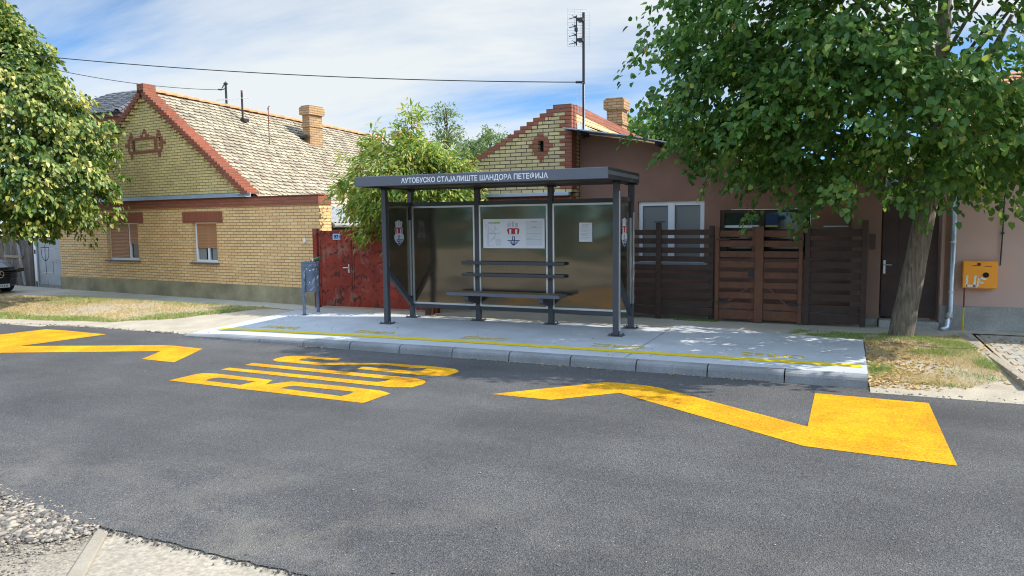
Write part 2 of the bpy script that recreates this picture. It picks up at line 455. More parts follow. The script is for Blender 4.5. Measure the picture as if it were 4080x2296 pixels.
w = bpy.data.worlds.new('World'); SC.world = w; w.use_nodes = True
nt = w.node_tree; bg = nt.nodes['Background']
sky = N(nt, 'ShaderNodeTexSky'); sky.sky_type = 'NISHITA'; sky.sun_disc = False
sky.sun_elevation = el; sky.sun_rotation = az; sky.air_density = .42; sky.dust_density = 0; sky.ozone_density = 3.6
tc = N(nt, 'ShaderNodeTexCoord')
sep = N(nt, 'ShaderNodeSeparateXYZ'); nt.links.new(tc.outputs['Generated'], sep.inputs[0])
zz = N(nt, 'ShaderNodeMath', operation='ADD'); zz.inputs[1].default_value = .12; nt.links.new(sep.outputs['Z'], zz.inputs[0])
zm = N(nt, 'ShaderNodeMath', operation='MAXIMUM'); zm.inputs[1].default_value = .05; nt.links.new(zz.outputs[0], zm.inputs[0])
dx = N(nt, 'ShaderNodeMath', operation='DIVIDE'); nt.links.new(sep.outputs['X'], dx.inputs[0]); nt.links.new(zm.outputs[0], dx.inputs[1])
dy = N(nt, 'ShaderNodeMath', operation='DIVIDE'); nt.links.new(sep.outputs['Y'], dy.inputs[0]); nt.links.new(zm.outputs[0], dy.inputs[1])
cb = N(nt, 'ShaderNodeCombineXYZ'); nt.links.new(dx.outputs[0], cb.inputs[0]); nt.links.new(dy.outputs[0], cb.inputs[1])
mp = N(nt, 'ShaderNodeMapping'); mp.inputs['Rotation'].default_value = (0, 0, R(-18)); mp.inputs['Scale'].default_value = (.42, .95, 1)
mp.inputs['Location'].default_value = (1.9, .35, 0)
nt.links.new(cb.outputs[0], mp.inputs[0])
c1 = noise(nt, mp.outputs[0], .75, 8, .56, .5)
def mrange(sock, a, b_):
    n = N(nt, 'ShaderNodeMapRange'); n.interpolation_type = 'SMOOTHSTEP'; n.inputs['From Min'].default_value = a; n.inputs['From Max'].default_value = b_
    nt.links.new(sock, n.inputs['Value']); return n.outputs[0]
bz = N(nt, 'ShaderNodeMath', operation='MULTIPLY'); nt.links.new(mrange(sep.outputs['Z'], .235, .13), bz.inputs[0]); nt.links.new(mrange(sep.outputs['X'], -.66, -.36), bz.inputs[1])
bs = N(nt, 'ShaderNodeMath', operation='MULTIPLY_ADD'); bs.inputs[1].default_value = -.20; nt.links.new(bz.outputs[0], bs.inputs[0]); nt.links.new(c1, bs.inputs[2])
cfa = ramp(nt, bs.outputs[0], [(.32, .14), (.44, .66), (.55, 1)])
lp = nt.nodes.new('ShaderNodeMix'); lp.data_type = 'RGBA'
nt.links.new(cfa, lp.inputs[0]); sk_ = nt.nodes.new('ShaderNodeMix'); sk_.data_type = 'RGBA'; sk_.blend_type = 'MULTIPLY'; sk_.inputs[0].default_value = 1
nt.links.new(sky.outputs[0], sk_.inputs[6]); sk_.inputs[7].default_value = (.58, .94, 1.0, 1)
nt.links.new(sk_.outputs[2], lp.inputs[6]); lp.inputs[7].default_value = (3.5, 3.72, 3.85, 1)
# added fill: brighter sky out of view, overhead and street side, lifts shaded walls
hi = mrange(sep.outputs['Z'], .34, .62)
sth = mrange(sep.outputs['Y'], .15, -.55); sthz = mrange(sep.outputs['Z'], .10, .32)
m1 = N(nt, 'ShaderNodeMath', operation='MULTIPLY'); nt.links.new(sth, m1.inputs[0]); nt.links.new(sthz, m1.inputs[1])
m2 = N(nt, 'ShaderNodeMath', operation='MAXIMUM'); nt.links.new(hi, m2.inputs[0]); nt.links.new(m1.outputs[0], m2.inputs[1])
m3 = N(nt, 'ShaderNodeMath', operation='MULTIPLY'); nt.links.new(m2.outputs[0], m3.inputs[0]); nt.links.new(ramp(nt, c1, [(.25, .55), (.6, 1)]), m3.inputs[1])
sky_fill = nt.nodes.new('ShaderNodeMix'); sky_fill.data_type = 'RGBA'
nt.links.new(m3.outputs[0], sky_fill.inputs[0]); nt.links.new(lp.outputs[2], sky_fill.inputs[6]); sky_fill.inputs[7].default_value = (5.0, 6.6, 9.1, 1)
nt.links.new(sky_fill.outputs[2], bg.inputs['Color'])
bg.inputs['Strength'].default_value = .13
SC.view_settings.view_transform = 'Standard'; SC.view_settings.look = 'None'
SC.view_settings.exposure = .90; SC.view_settings.gamma = 1
SC.cycles.filter_width = 1.1; SC.cycles.max_bounces = 8; SC.cycles.transparent_max_bounces = 12
try: SC.cycles.use_denoising = True
except Exception: pass

# ------------------------------------------------------------------ ground, road, platform
def lerp_tab(x, tab):
    if x <= tab[0][0]: return tab[0][1]
    for (a, va), (b_, vb) in zip(tab, tab[1:]):
        if x <= b_: return va + (vb - va) * (x - a) / (b_ - a)
    return tab[-1][1]
def zfront(x): return lerp_tab(x, [(-.95, .045), (0, .085), (2, .112), (5, .14), (11, .16)])
def plat_z(x, y):
    t = max(0, min(1, (y - .12) / 3.2)); return zfront(x) * (1 - t) + .155 * t
def verge_z(x, y):
    t = max(0, min(1, (y + .05) / 3.3)); t = t * t * (3 - 2 * t)
    return .006 + .115 * t

MB().sheet([(-400, -400), (400, -400), (400, 400), (-400, 400)], -.05).build('ground', M['soil'], fixn=False)['kind'] = 'structure'
# road with ragged edges
def ragged(x0, x1, y, n, amp):
    return [(x0 + (x1 - x0) * i / n, y + random.uniform(-amp, amp)) for i in range(n + 1)]
near = ragged(-80, 4, -6.70, 60, .05) + [(4.42, -6.60), (4.75, -6.66), (5.0, -6.69), (5.3, -6.73), (5.6, -6.735)] + ragged(5.7, 9.2, -6.745, 50, .014) + ragged(9.3, 80, -6.75, 50, .03)
far = ragged(80, 11.2, -.13, 60, .02) + [(11.0, -.02), (11.0, .06), (-.9, .06), (-1.0, .33), (-1.44, .36), (-2.48, .33), (-3.7, .345), (-5.3, .14), (-6.4, -.05)] + ragged(-7, -80, -.1, 60, .06)
tag(MB().sheet(near + far, 0).build('road', M['asphalt'], fixn=False), kind='structure')

def grid(name, xs, ys, zf, m, skip=None):
    mb = MB(); vs = [(x, y, zf(x, y)) for y in ys for x in xs]; n = len(xs); fs = []
    for j in range(len(ys) - 1):
        for i in range(n - 1):
            cx = (xs[i] + xs[i + 1]) / 2; cy = (ys[j] + ys[j + 1]) / 2
            if skip and skip(cx, cy): continue
            fs.append((j * n + i, j * n + i + 1, (j + 1) * n + i + 1, (j + 1) * n + i))
    mb.add(vs, fs)
    return mb.build(name, m, smooth=True, fixn=False)
def frange(a, b, n): return [a + (b - a) * i / n for i in range(n + 1)]
# verges (the lower skirt dips below the road sheet, so the road's ragged edge shows)
vz = lambda x, y: verge_z(x, y) + .012 * math.sin(x * 3.1 + y) * math.sin(y * 2.3 + .5 * x) * min(1, max(0, y)) - (.03 if y < -.4 else 0) - (.012 if y < -.05 else 0)
def vz2(x, y):
    edge = .34 if -5 < x < -.9 else (.0 if x < 0 else -.16)
    t = (y - edge) / .25
    return vz(x, y) - (.02 if t < 0 else 0) + (.004 if 0 <= t else 0)
tag(grid('verge', frange(-60, -.96, 180), frange(-.5, 3.75, 34), vz2, M['dust']), kind='structure')
tag(grid('verge', frange(11.02, 12.74, 20), frange(-.5, 4.05, 40), lambda x, y: vz2(x, y) + .01, M['dust']), kind='structure')
tag(grid('verge', frange(12.74, 60, 60), frange(-.5, .72, 6), vz2, M['dust']), kind='structure')
# far sidewalk, in front of houses and fences
tag(MB().sheet([(-60, 3.74), (-12.4, 3.6), (-9.2, 3.78), (-4.5, 3.72), (-1.8, 3.58), (-.9, 3.3), (-.9, 3.1), (11.05, 3.05), (11.08, 3.5), (11.35, 3.85), (12.45, 3.95), (12.74, 4.0), (12.74, 4.70), (60, 4.70), (60, 20), (-60, 20)], .128).build('sidewalk', M['walk'], fixn=False), kind='structure')
# platform slab: tilted top, joints are gaps between bays
def slab(mb, poly):
    n = len(poly)
    vs = [(x, y, plat_z(x, y)) for x, y in poly] + [(x, y, -.02) for x, y in poly]
    tri = tessellate_polygon([[V((x, y, 0)) for x, y in poly]])
    fs = [tuple(t) for t in tri] + [(i, (i + 1) % n, n + (i + 1) % n, n + i) for i in range(n)]
    mb.add(vs, fs)
pm_ = MB()
def strip(x0, x1, y0, y1, n, mb=pm_):
    for i in range(n):
        a = x0 + (x1 - x0) * i / n; b_ = x0 + (x1 - x0) * (i + 1) / n
        mb.add([(a, y0, plat_z(a, y0)), (b_, y0, plat_z(b_, y0)), (b_, y1, plat_z(b_, y1)), (a, y1, plat_z(a, y1))], [(0, 1, 2, 3)])
for i in range(8):
    x0 = -.9 + i * 1.08; x1 = x0 + 1.08
    if i == 7: x1 = 7.78
    pm_.add([(x0, .17, plat_z(x0, .17)), (x1, .17, plat_z(x1, .17)), (x1, 3.36, .155), (x0, 3.30, .155)], [(0, 1, 2, 3)])
pm_.add([(-.9, .17, plat_z(-.9, .17)), (-.9, 3.3, .155), (-.9, 3.3, 0), (-.9, .17, 0)], [(0, 1, 2, 3)])
pm_.add([(-.9, 3.3, .155), (7.78, 3.36, .155), (7.78, 3.36, 0), (-.9, 3.3, 0)], [(0, 1, 2, 3)])
xs = [7.79, 8.8, 9.72, 10.4, 11.0]
for a, b_ in zip(xs, xs[1:]):
    ya = 3.82 if a < 9.7 else 3.33; yb = 3.80 if b_ < 9.8 else 3.14
    if a >= 9.7: ya = 3.33 - (a - 9.72) * .15; yb = 3.33 - (b_ - 9.72) * .15
    else: ya = 3.85 - (a - 7.79) * .25; yb = 3.85 - (b_ - 7.79) * .25
    pm_.add([(a, .17, plat_z(a, .17)), (b_, .17, plat_z(b_, .17)), (b_, yb, .155), (a, ya, .155)], [(0, 1, 2, 3)])
    pm_.add([(a, ya, .155), (b_, yb, .155), (b_, yb, 0), (a, ya, 0)], [(0, 1, 2, 3)])
pm_.add([(11.0, .17, plat_z(11, .17)), (11.0, 3.14, .155), (11.0, 3.14, 0), (11.0, .17, 0)], [(0, 1, 2, 3)])
tag(pm_.build('pavement', M['concrete'], fixn=False), kind='structure')
# kerb: one metre stones with rounded tops, gaps between
kb = MB()
for i in range(-1, 11):
    x0 = i + (.012 if i >= 0 else .1); x1 = i + .994
    dyj = random.uniform(-.006, .006)
    prof = []
    for (x) in (x0, x1):
        zt = zfront(x)
        pr = [(.165, zt + .002), (.10, zt + .001), (.055, zt - .008), (.028, zt - .03), (.015, zt - .06 if zt > .09 else zt * .5), (0, -.02)]
        prof.append([(x, y + dyj, z) for y, z in pr] + [(x, .165, -.02)])
    n = len(prof[0])
    kb.add(prof[0] + prof[1], [(k, k + 1, n + k + 1, n + k) for k in range(n - 1)] + [tuple(range(n - 1, -1, -1)), tuple(range(n, 2 * n))])
tag(kb.build('kerb', M['kerb']), kind='structure')
kbk = MB(); kbk.box(-.88, 10.98, .03, .168, -.03, .028); 
tag(kbk.build('kerb_bed', M['soil']), kind='structure')

# paver driveway on the right with a pale border kerb
pv = MB(); rows = 0
for j in range(15):
    for i in range(14):
        x = 12.86 + i * .22 + (.11 if j % 2 else 0); y = .72 + j * .275 - .01
        if x > 16: continue
        z = .112 + random.uniform(-.003, .003)
        w_, h_ = .2165, .2705; k = .045
        pts = [(x, y), (x + w_ / 2, y + k), (x + w_, y), (x + w_, y + h_), (x + w_ / 2, y + h_ + k), (x, y + h_)]
        pv.prism(pts, 0, z, 'z')
M['paver'] = mat('grey_paver', (.37, .335, .275), .9, .2, 4, .2, 60, .003, 80)
tag(pv.build('driveway_pavers', M['paver'], bevel=.006), kind='structure')
tag(MB().sheet([(12.8, .7), (16.2, .7), (16.2, 4.75), (12.8, 4.75)], .101).build('driveway_bed', M['dust'], fixn=False), kind='structure')
tag(MB().prism([(12.75, .45), (12.87, .45), (12.63, 4.72), (12.51, 4.72)], 0, .13, 'z').build('driveway_kerb', M['padc'], bevel=.01), kind='structure')

# near side: old concrete pad, kerb slab, gravel bed
tag(MB().prism([(5.98, -6.80), (6.05, -6.6), (60, -6.6), (60, -13), (9.5, -13), (8.0, -9.0)], -.04, -.012, 'z').build('near_pavement', M['padc']), kind='structure')
tag(MB().prism([(5.85, -6.77), (5.99, -6.79), (7.98, -9.0), (9.45, -13), (9.2, -13), (7.76, -9.0)], -.045, .006, 'z').build('near_kerb', M['slabc'], bevel=.012), kind='structure')
M['sandg'] = mat('sand_gravel', (.33, .28, .21), .95, .25, 3, .5, 45, .02, 45)
tag(MB().sheet([(-60, -6.5), (4.3, -6.5), (5.9, -6.55), (5.95, -6.78), (7.86, -9.0), (9.3, -13), (9.3, -40), (-60, -40)], -.016).build('near_verge', M['sandg'], fixn=False), kind='structure')

# ------------------------------------------------------------------ road markings
def marking(poly, m=None, holes=(), z=.004, name='road_marking', label=None):
    o = MB().sheet(poly, z, holes).build(name, m or M['yellow'], fixn=False)
    return tag(o, label, None, None, 'structure')
ZR = [(6.697, -2.034), (7.801, -0.862), (8.0, -.82), (8.42, -.86), (8.579, -0.918), (10.379, -2.114), (10.396, -0.495), (11.621, -0.543), (11.623, -2.931), (10.378, -2.835), (8.159, -1.377), (7.496, -2.034)]
ZL = [(-5.15, -2.47), (-5.15, -1.45), (-4.166, -1.415), (-3.942, -0.236), (-2.64, -0.304), (-2.873, -1.865), (-0.47, -0.855), (-.2, -.80), (0.541, -0.861), (1.118, -1.962), (0.381, -1.952), (0.043, -1.3), (-2.467, -2.437)]
ZL = [(-4.9, -2.36), (-4.55, -.26), (-3.942, -0.236), (-2.64, -0.304), (-2.873, -1.865), (-0.47, -0.855), (-.2, -.80), (0.541, -0.861), (1.118, -1.962), (0.381, -1.952), (0.043, -1.3), (-2.467, -2.437)]
B = [(2.165, -2.972), (2.177, -2.505), (2.228, -2.422), (2.429, -2.37), (3.518, -2.413), (3.622, -2.675), (3.726, -2.516), (3.817, -2.384), (4.6, -2.364), (5.031, -2.379), (5.278, -2.39), (5.492, -2.481), (5.461, -3.02)]
B1 = [(2.646, -2.782), (2.624, -2.666), (2.671, -2.572), (3.354, -2.567), (3.321, -2.818)]
B2 = [(3.961, -2.768), (3.979, -2.664), (4.029, -2.583), (5.002, -2.571), (5.025, -2.702), (4.994, -2.831)]
U = [(2.262, -2.122), (2.273, -1.965), (4.94, -1.979), (5.012, -1.887), (5.009, -1.766), (2.337, -1.723), (2.327, -1.543), (5.077, -1.572), (5.306, -1.566), (5.501, -1.653), (5.576, -1.767), (5.598, -1.891), (5.552, -2.083), (5.285, -2.182)]
S_ = [(3.432, -0.754), (2.887, -0.743), (2.498, -0.802), (2.406, -0.951), (2.411, -1.149), (2.451, -1.242), (2.587, -1.317), (3.412, -1.304), (4.318, -0.921), (4.854, -0.966), (5.093, -0.92), (5.104, -1.075), (5.013, -1.156), (4.122, -1.165), (4.147, -1.328), (5.248, -1.376), (5.512, -1.332), (5.622, -1.289), (5.657, -1.145), (5.64, -0.929), (5.509, -0.805), (5.119, -0.757), (4.294, -0.789), (3.287, -1.15), (2.846, -1.11), (2.817, -0.992), (2.907, -0.914), (3.437, -0.903)]
marking(ZR, label='yellow zigzag with a wide end block on the asphalt')
marking(ZL, label='yellow zigzag running off behind the word BUS')
marking(B, holes=(B1, B2), label='yellow letter B of BUS on the asphalt')
marking(U, label='yellow letter U of BUS on the asphalt')
marking(S_, label='yellow letter S of BUS on the asphalt')
yl = MB()
for i in range(24):
    a = -.68 + i * 11.62 / 24; b_ = a + 11.62 / 24
    yl.add([(a, .59, plat_z(a, .59) + .004), (b_, .59, plat_z(b_, .59) + .004), (b_, .79, plat_z(b_, .79) + .004), (a, .79, plat_z(a, .79) + .004)], [(0, 1, 2, 3)])
tag(yl.build('pavement_marking', M['yellow2'], fixn=False), kind='structure')

def text_mesh(name, s, size, m, parent=None, bold=.0, ext=.0, sx=1.0, align='CENTER'):
    cu = bpy.data.curves.new('txt', 'FONT'); cu.body = s; cu.size = size; cu.align_x = align; cu.align_y = 'BOTTOM_BASELINE'
    cu.offset = bold; cu.extrude = ext; cu.resolution_u = 3
    t = bpy.data.objects.new('txt', cu); COL.objects.link(t)
    dg = bpy.context.evaluated_depsgraph_get()
    me = bpy.data.meshes.new_from_object(t.evaluated_get(dg))
    bpy.data.objects.remove(t); bpy.data.curves.remove(cu)
    for v in me.vertices: v.co.x *= sx
    me.materials.clear(); me.materials.append(m)
    o = bpy.data.objects.new(name, me); COL.objects.link(o)
    if parent is not None: o.parent = parent
    return o
for i, cx in enumerate((.52, 2.74, 5.02, 7.42, 9.76)):
    o = text_mesh('pavement_marking', 'OPREZ', .36, M['yellow2'], bold=.0015, sx=.80)
    o.rotation_euler = (0, 0, math.pi)
    for v in o.data.vertices:   # drape on the tilted slab
        wx = cx - v.co.x; wy = 1.24 - v.co.y
        v.co = (v.co.x, v.co.y, plat_z(wx, wy) + .004)
    o.location = (cx, 1.24, 0)
    o['kind'] = 'structure'

# ------------------------------------------------------------------ bus shelter
sh = thing('bus_shelter', 'anthracite bus shelter with bronze panels and a flat lettered roof', 'bus shelter', (0, 0, 0))
PX = (2.36, 3.93, 5.51, 7.09); YF = 2.14; YB = 3.10
def post(x, y):
    z0 = plat_z(x, y)
    o = MB().box(x - .05, x + .05, y - .05, y + .05, z0 + .012, 2.80).build('post', M['steel'], sh, bevel=.006)
    MB().box(x - .13, x + .13, y - .11, y + .11, z0 - .002, z0 + .012).build('base_plate', M['steel'], o)
    for sx in (-1, 1):
        for sy in (-1, 1):
            MB().lathe([(0, .0), (.016, 0), (.016, .022), (.007, .022), (.007, .045), (0, .045)], 8, (x + sx * .1, y + sy * .08, z0 + .012)).build('bolt', M['steel_light'], o)
    MB().box(x - .11, x + .11, y - .07, y + .07, 2.80, 2.815).box(x - .07, x + .10, y - .012, y + .012, 2.815, 2.845).build('bracket', M['black'], o)
for x in (PX[0], PX[3]): post(x, YF)
for x in PX: post(x, YB)
# roof
zl = MB(); X0, X1, Y0, Y1 = 2.28, 7.20, 1.28, 3.26
roof = MB().box(X0 + .03, X1 - .03, Y0 + .03, Y1 - .03, 2.862, 2.995).build('roof', M['steel'], sh)
MB().box(X0, X1, Y0, Y0 + .028, 2.828, 3.012).build('fascia', M['steel_light'], roof, bevel=.008)
MB().box(X0, X1, Y1 - .028, Y1, 2.828, 3.012).build('fascia', M['steel'], roof, bevel=.008)
for xx, s in ((X1, 1), (X0, -1)):
    a, b_ = (xx - .026, xx) if s > 0 else (xx, xx + .026)
    MB().box(a, b_, Y0 + .03, Y1 - .03, 2.965, 3.010).build('edge_trim', M['steel'], roof)
    MB().box(a - .002, b_ - .006, Y0 + .03, Y1 - .03, 2.90, 2.963).build('edge_channel', M['galv'], roof)
    MB().box(a, b_, Y0 + .03, Y1 - .03, 2.830, 2.898).build('edge_trim', M['steel'], roof)
for yy in (2.14, 3.10):
    MB().box(X0 + .05, X1 - .05, yy - .03, yy + .03, 2.846, 2.861).build('beam', M['steel'], roof)
for k in range(4):
    xx = 2.9 + k * 1.22
    MB().bar((xx, Y0 + .06, 2.853), (xx + .62, 2.08, 2.853), .05, .014).build('roof_strut', M['steel'], roof)
tx = text_mesh('lettering', 'АУТОБУСКО СТАЈАЛИШТЕ ШАНДОРА ПЕТЕФИЈА', .125, M['white'], roof, bold=.0022, ext=.001)
wd = max(v.co.x for v in tx.data.vertices) - min(v.co.x for v in tx.data.vertices)
hs = max(v.co.y for v in tx.data.vertices)
for v in tx.data.vertices: v.co.x *= 2.86 / wd
tx.rotation_euler = (math.pi / 2, 0, 0); tx.location = (4.74, Y0 - .0025, 2.868)
# rails
for a, b_ in zip(PX, PX[1:]):
    MB().box(a + .05, b_ - .05, YB - .03, YB + .03, 2.49, 2.57).build('top_rail', M['steel'], sh, bevel=.005)
    MB().box(a + .05, b_ - .05, YB - .035, YB + .035, .372, .452).build('bottom_rail', M['steel'], sh, bevel=.005)
    fr = MB().prism([(a + .052, .453), (b_ - .052, .453), (b_ - .052, 2.488), (a + .052, 2.488)], YB - .048, YB - .018, 'y',
                    [[(a + .085, .49), (b_ - .085, .49), (b_ - .085, 2.452), (a + .085, 2.452)]]).build('panel_frame', M['alu'], sh)
    MB().box(a + .06, b_ - .06, YB - .034, YB - .024, .47, 2.47).build('panel', M['poly'], fr)
for x in (PX[0], PX[3]):
    MB().box(x - .03, x + .03, YF + .05, YB - .05, 2.49, 2.57).build('top_rail', M['steel'], sh, bevel=.005)
    MB().bar((x, YF + .03, 1.20), (x, YB - .0, .42), .08, .10).build('brace', M['steel'], sh, bevel=.005)
    pn = MB().prism([(YF + .055, 2.485), (YB - .055, 2.485), (YB - .055, .52), (YF + .055, 1.26)], x - .004, x + .006, 'x').build('panel', M['poly'], sh)
    MB().box(x + .008, x + .03, YB - .09, YB - .055, .62, 2.2).build('edge_strip', M['alu'], pn)
    MB().box(x + .008, x + .03, YF + .055, YF + .08, 1.28, 2.485).build('edge_strip', M['alu'], pn)
MB().box(PX[3] + .05, PX[3] + .066, YF - .02, YF + .05, .24, 2.66).build('cover_strip', M['alu'], sh)
MB().box(PX[3] + .05, PX[3] + .066, YB - .06, YB + .0, .62, 2.30).build('cover_strip', M['alu'], sh)
# seat and back rails
seat = MB()
for k in range(3): seat.box(3.53, 5.86, 2.545 + k * .125, 2.545 + k * .125 + .112, .755, .778)
st = seat.build('seat', mat('seat_wood', (.16, .095, .045), .55, .2, 8), sh, bevel=.004)
MB().box(3.52, 5.87, 2.525, 2.545, .712, .772).box(3.52, 5.87, 2.92, 2.94, .712, .772).box(3.5, 3.52, 2.525, 2.94, .712, .772).box(5.87, 5.89, 2.525, 2.94, .712, .772).build('seat_frame', M['steel_light'], st, bevel=.003)
for x in (PX[1], PX[2]):
    MB().prism([(YB - .05, .50), (2.58, .60), (2.56, .62), (2.56, .70), (YB - .05, .70)], x - .04, x + .04, 'x').build('seat_bracket', M['steel'], sh, bevel=.004)
for z in (1.335, 1.095):
    rl = MB().box(3.63, 5.84, 2.935, 2.985, z - .032, z + .032).build('back_rail', M['steel'], sh, bevel=.01)
    for x in (PX[1], PX[2]): MB().box(x - .025, x + .025, 2.985, YB - .05, z - .02, z + .02).build('rail_bracket', M['steel'], rl)

# emblem: crown, red field with two towers, wall with gate, blue waves
def emblem(parent, k, flip=1):
    def pl(name, m, polys, lay):
        mb = MB()
        for p in polys: mb.prism([((x - 1240) * k * flip, (700 - y) * k) for x, y in p], -.0008 * lay - .0006, -.0008 * (lay - 1) - .0006 if lay > 1 else 0, 'y')
        return mb.build(name, m, parent)
    out = [(1015, 470), (965, 270), (1045, 215), (1110, 255), (1165, 190), (1285, 190), (1340, 255), (1415, 215), (1500, 270), (1450, 470), (1480, 465), (1545, 545), (1500, 720), (1530, 760), (1600, 800), (1590, 930), (1530, 1020), (1470, 1075), (1250, 1210), (1030, 1075), (960, 1020), (905, 930), (893, 800), (960, 760), (990, 720), (935, 545), (1000, 465)]
    pl('shield', M['paper'], [out], 1)
    crown = [[(990 + d, 440), (970 + d, 285), (1040 + d, 275), (1050 + d, 440)] for d in (0, 405)] + [[(1080, 440), (1060, 250), (1130, 260), (1130, 440)], [(1180, 440), (1170, 215), (1285, 215), (1275, 440)], [(1325, 440), (1330, 260), (1395, 250), (1385, 440)]]
    pl('crown', M['egrey'], crown, 2)
    pl('field', M['ered'], [[(960, 550), (1010, 485), (1180, 470), (1240, 487), (1310, 470), (1465, 480), (1515, 545), (1475, 715), (1010, 715)]], 2)
    tw = []
    for a in (1055, 1318):
        tw.append([(a, 520), (a + 25, 520), (a + 25, 545), (a + 40, 545), (a + 40, 520), (a + 65, 520), (a + 65, 545), (a + 80, 545), (a + 80, 520), (a + 105, 520), (a + 95, 600), (a + 95, 714), (a + 8, 714), (a + 8, 600)])
    for t_ in tw: pl('tower', M['paper'], [t_], 3)
    bl = [[(935, 905 - 30 * j), (1165 , 905 - 30 * j), (1165, 899 - 30 * j), (935, 899 - 30 * j)] for j in range(5)] + [[(1330, 905 - 30 * j), (1560, 905 - 30 * j), (1560, 899 - 30 * j), (1330, 899 - 30 * j)] for j in range(5)]
    bl += [[(1005, 745), (1480, 745), (1480, 728), (1005, 728)]]
    pl('wall', M['egrey'], bl, 2)
    pl('gateway', M['eblue'], [[(1187, 970), (1187, 830), (1205, 795), (1245, 780), (1287, 795), (1305, 830), (1305, 970)]], 2)
    pl('figure', M['paper'], [[(1228, 965), (1225, 880), (1212, 830), (1232, 830), (1240, 808), (1256, 808), (1264, 835), (1268, 880), (1265, 965)]], 3)
    wav = lambda x0, x1, y, a, n=12: [(x0 + (x1 - x0) * i / n, y + a * math.sin(i * math.pi / 2)) for i in range(n + 1)]
    pl('waves', M['eblue'], [[(960, 962), (1538, 962)] + wav(1495, 1010, 1000, 8), wav(1050, 1448, 1020, 8) + wav(1430, 1065, 1055, 8), wav(1085, 1415, 1085, 8) + [(1250, 1185)]], 2)
for x, nm in ((PX[0], 'l'), (PX[3], 'r')):
    e = bpy.data.objects.new('emblem', None); COL.objects.link(e); e.parent = sh
    e.location = (x + (.008 if nm == 'l' else .008), 2.62, 1.945); e.rotation_euler = (0, 0, math.pi / 2)
    emblem(e, .000505)

# poster with map, crest and timetable; notice sheet
ps = thing('information_poster', 'wide white poster with city crest, route map and timetable', 'poster', (4.74, 3.046, 1.63))
MB().box(-.66, .66, 0, .006, 0, .575).build('sheet', M['paper'], ps)
e = bpy.data.objects.new('crest', None); COL.objects.link(e); e.parent = ps; e.location = (.0, -.001, .285)
emblem(e, .000487)
def strokes(name, segs, m, parent, wd=.004, yy=-.0012):
    mb = MB()
    for a, b_ in segs: mb.bar((a[0], yy, a[1]), (b_[0], yy, b_[1]), wd, .0016, up=(0, 1, 0))
    return mb.build(name, m, parent)
q = lambda x, y: ((x - 1255) * .000545, (1285 - y) * .000487)
def path(*p): return [(q(*a), q(*b_)) for a, b_ in zip(p, p[1:])]
mp_ = strokes('route_map', path((130, 310), (190, 350), (255, 400), (262, 680), (262, 1185)) + path((255, 690), (540, 690), (660, 690), (720, 625)) + path((300, 490), (440, 610), (520, 650)) + path((500, 370), (545, 425), (510, 500), (470, 590)) + path((510, 490), (580, 500), (575, 540), (520, 540)) + path((390, 920), (500, 820), (495, 915), (390, 920), (370, 1000), (300, 1000)) + path((540, 700), (540, 800)), M['ink'], ps, .005)
strokes('route_map', path((165, 1180), (440, 1180), (460, 1150)) + path((270, 705), (530, 712)) + path((300, 640), (430, 640), (430, 690)), M['ink'], ps, .003)
strokes('river', path((120, 745), (160, 800), (215, 790), (205, 1000), (205, 1130)) + path((140, 390), (200, 560), (210, 780)), M['ink_blue'], ps, .004)
MB().box(*[q(480, 0)[0], q(725, 0)[0]], -.0016, 0, q(0, 285)[1], q(0, 225)[1]).build('map_heading', M['ink_green'], ps)
MB().box(q(260, 0)[0], q(478, 0)[0], -.0016, 0, q(0, 250)[1], q(0, 232)[1]).box(q(260, 0)[0], q(478, 0)[0], -.0016, 0, q(0, 282)[1], q(0, 268)[1]).build('map_heading', M['ink'], ps)
strokes('map_legend', path((550, 910), (755, 910), (755, 1165), (560, 1165), (550, 910)) + path((560, 940), (740, 940)) + [s for j in range(6) for s in path((570, 975 + j * 33), (735, 975 + j * 33))], M['ink'], ps, .003)
tt = []
for j in range(5):
    tt += path((1755, 245 + j * 228), (2375, 240 + j * 228))
for j in range(17):
    tt += path((1755 + j * 38.7, 265), (1755 + j * 38.7, 1160))
strokes('timetable', tt, M['ink'], ps, .0036)
strokes('timetable_heading', path((1940, 213), (2190, 213)) + path((1755, 232), (1800, 215)) + path((2330, 215), (2370, 232)), M['ink_dark'], ps, .005)
strokes('timetable_mark', path((1985, 425), (2170, 425)) + path((1985, 450), (2150, 450)) + path((1780, 890), (1945, 890)), M['ink_green'], ps, .005)
nt_ = thing('notice', 'small white typed notice alone on the third panel', 'notice', (6.23, 3.05, 1.76))
MB().box(-.13, .13, 0, .003, 0, .36).build('sheet', M['paper'], nt_)
ln = []
for j in range(17):
    zz_ = .325 - j * .017
    a = -.10 + (.03 if j < 3 else 0); b_ = random.uniform(.0, .10)
    if j in (4, 9, 13): continue
    ln.append(((a, zz_), (b_, zz_)))
strokes('print', ln, M['ink'], nt_, .0035)

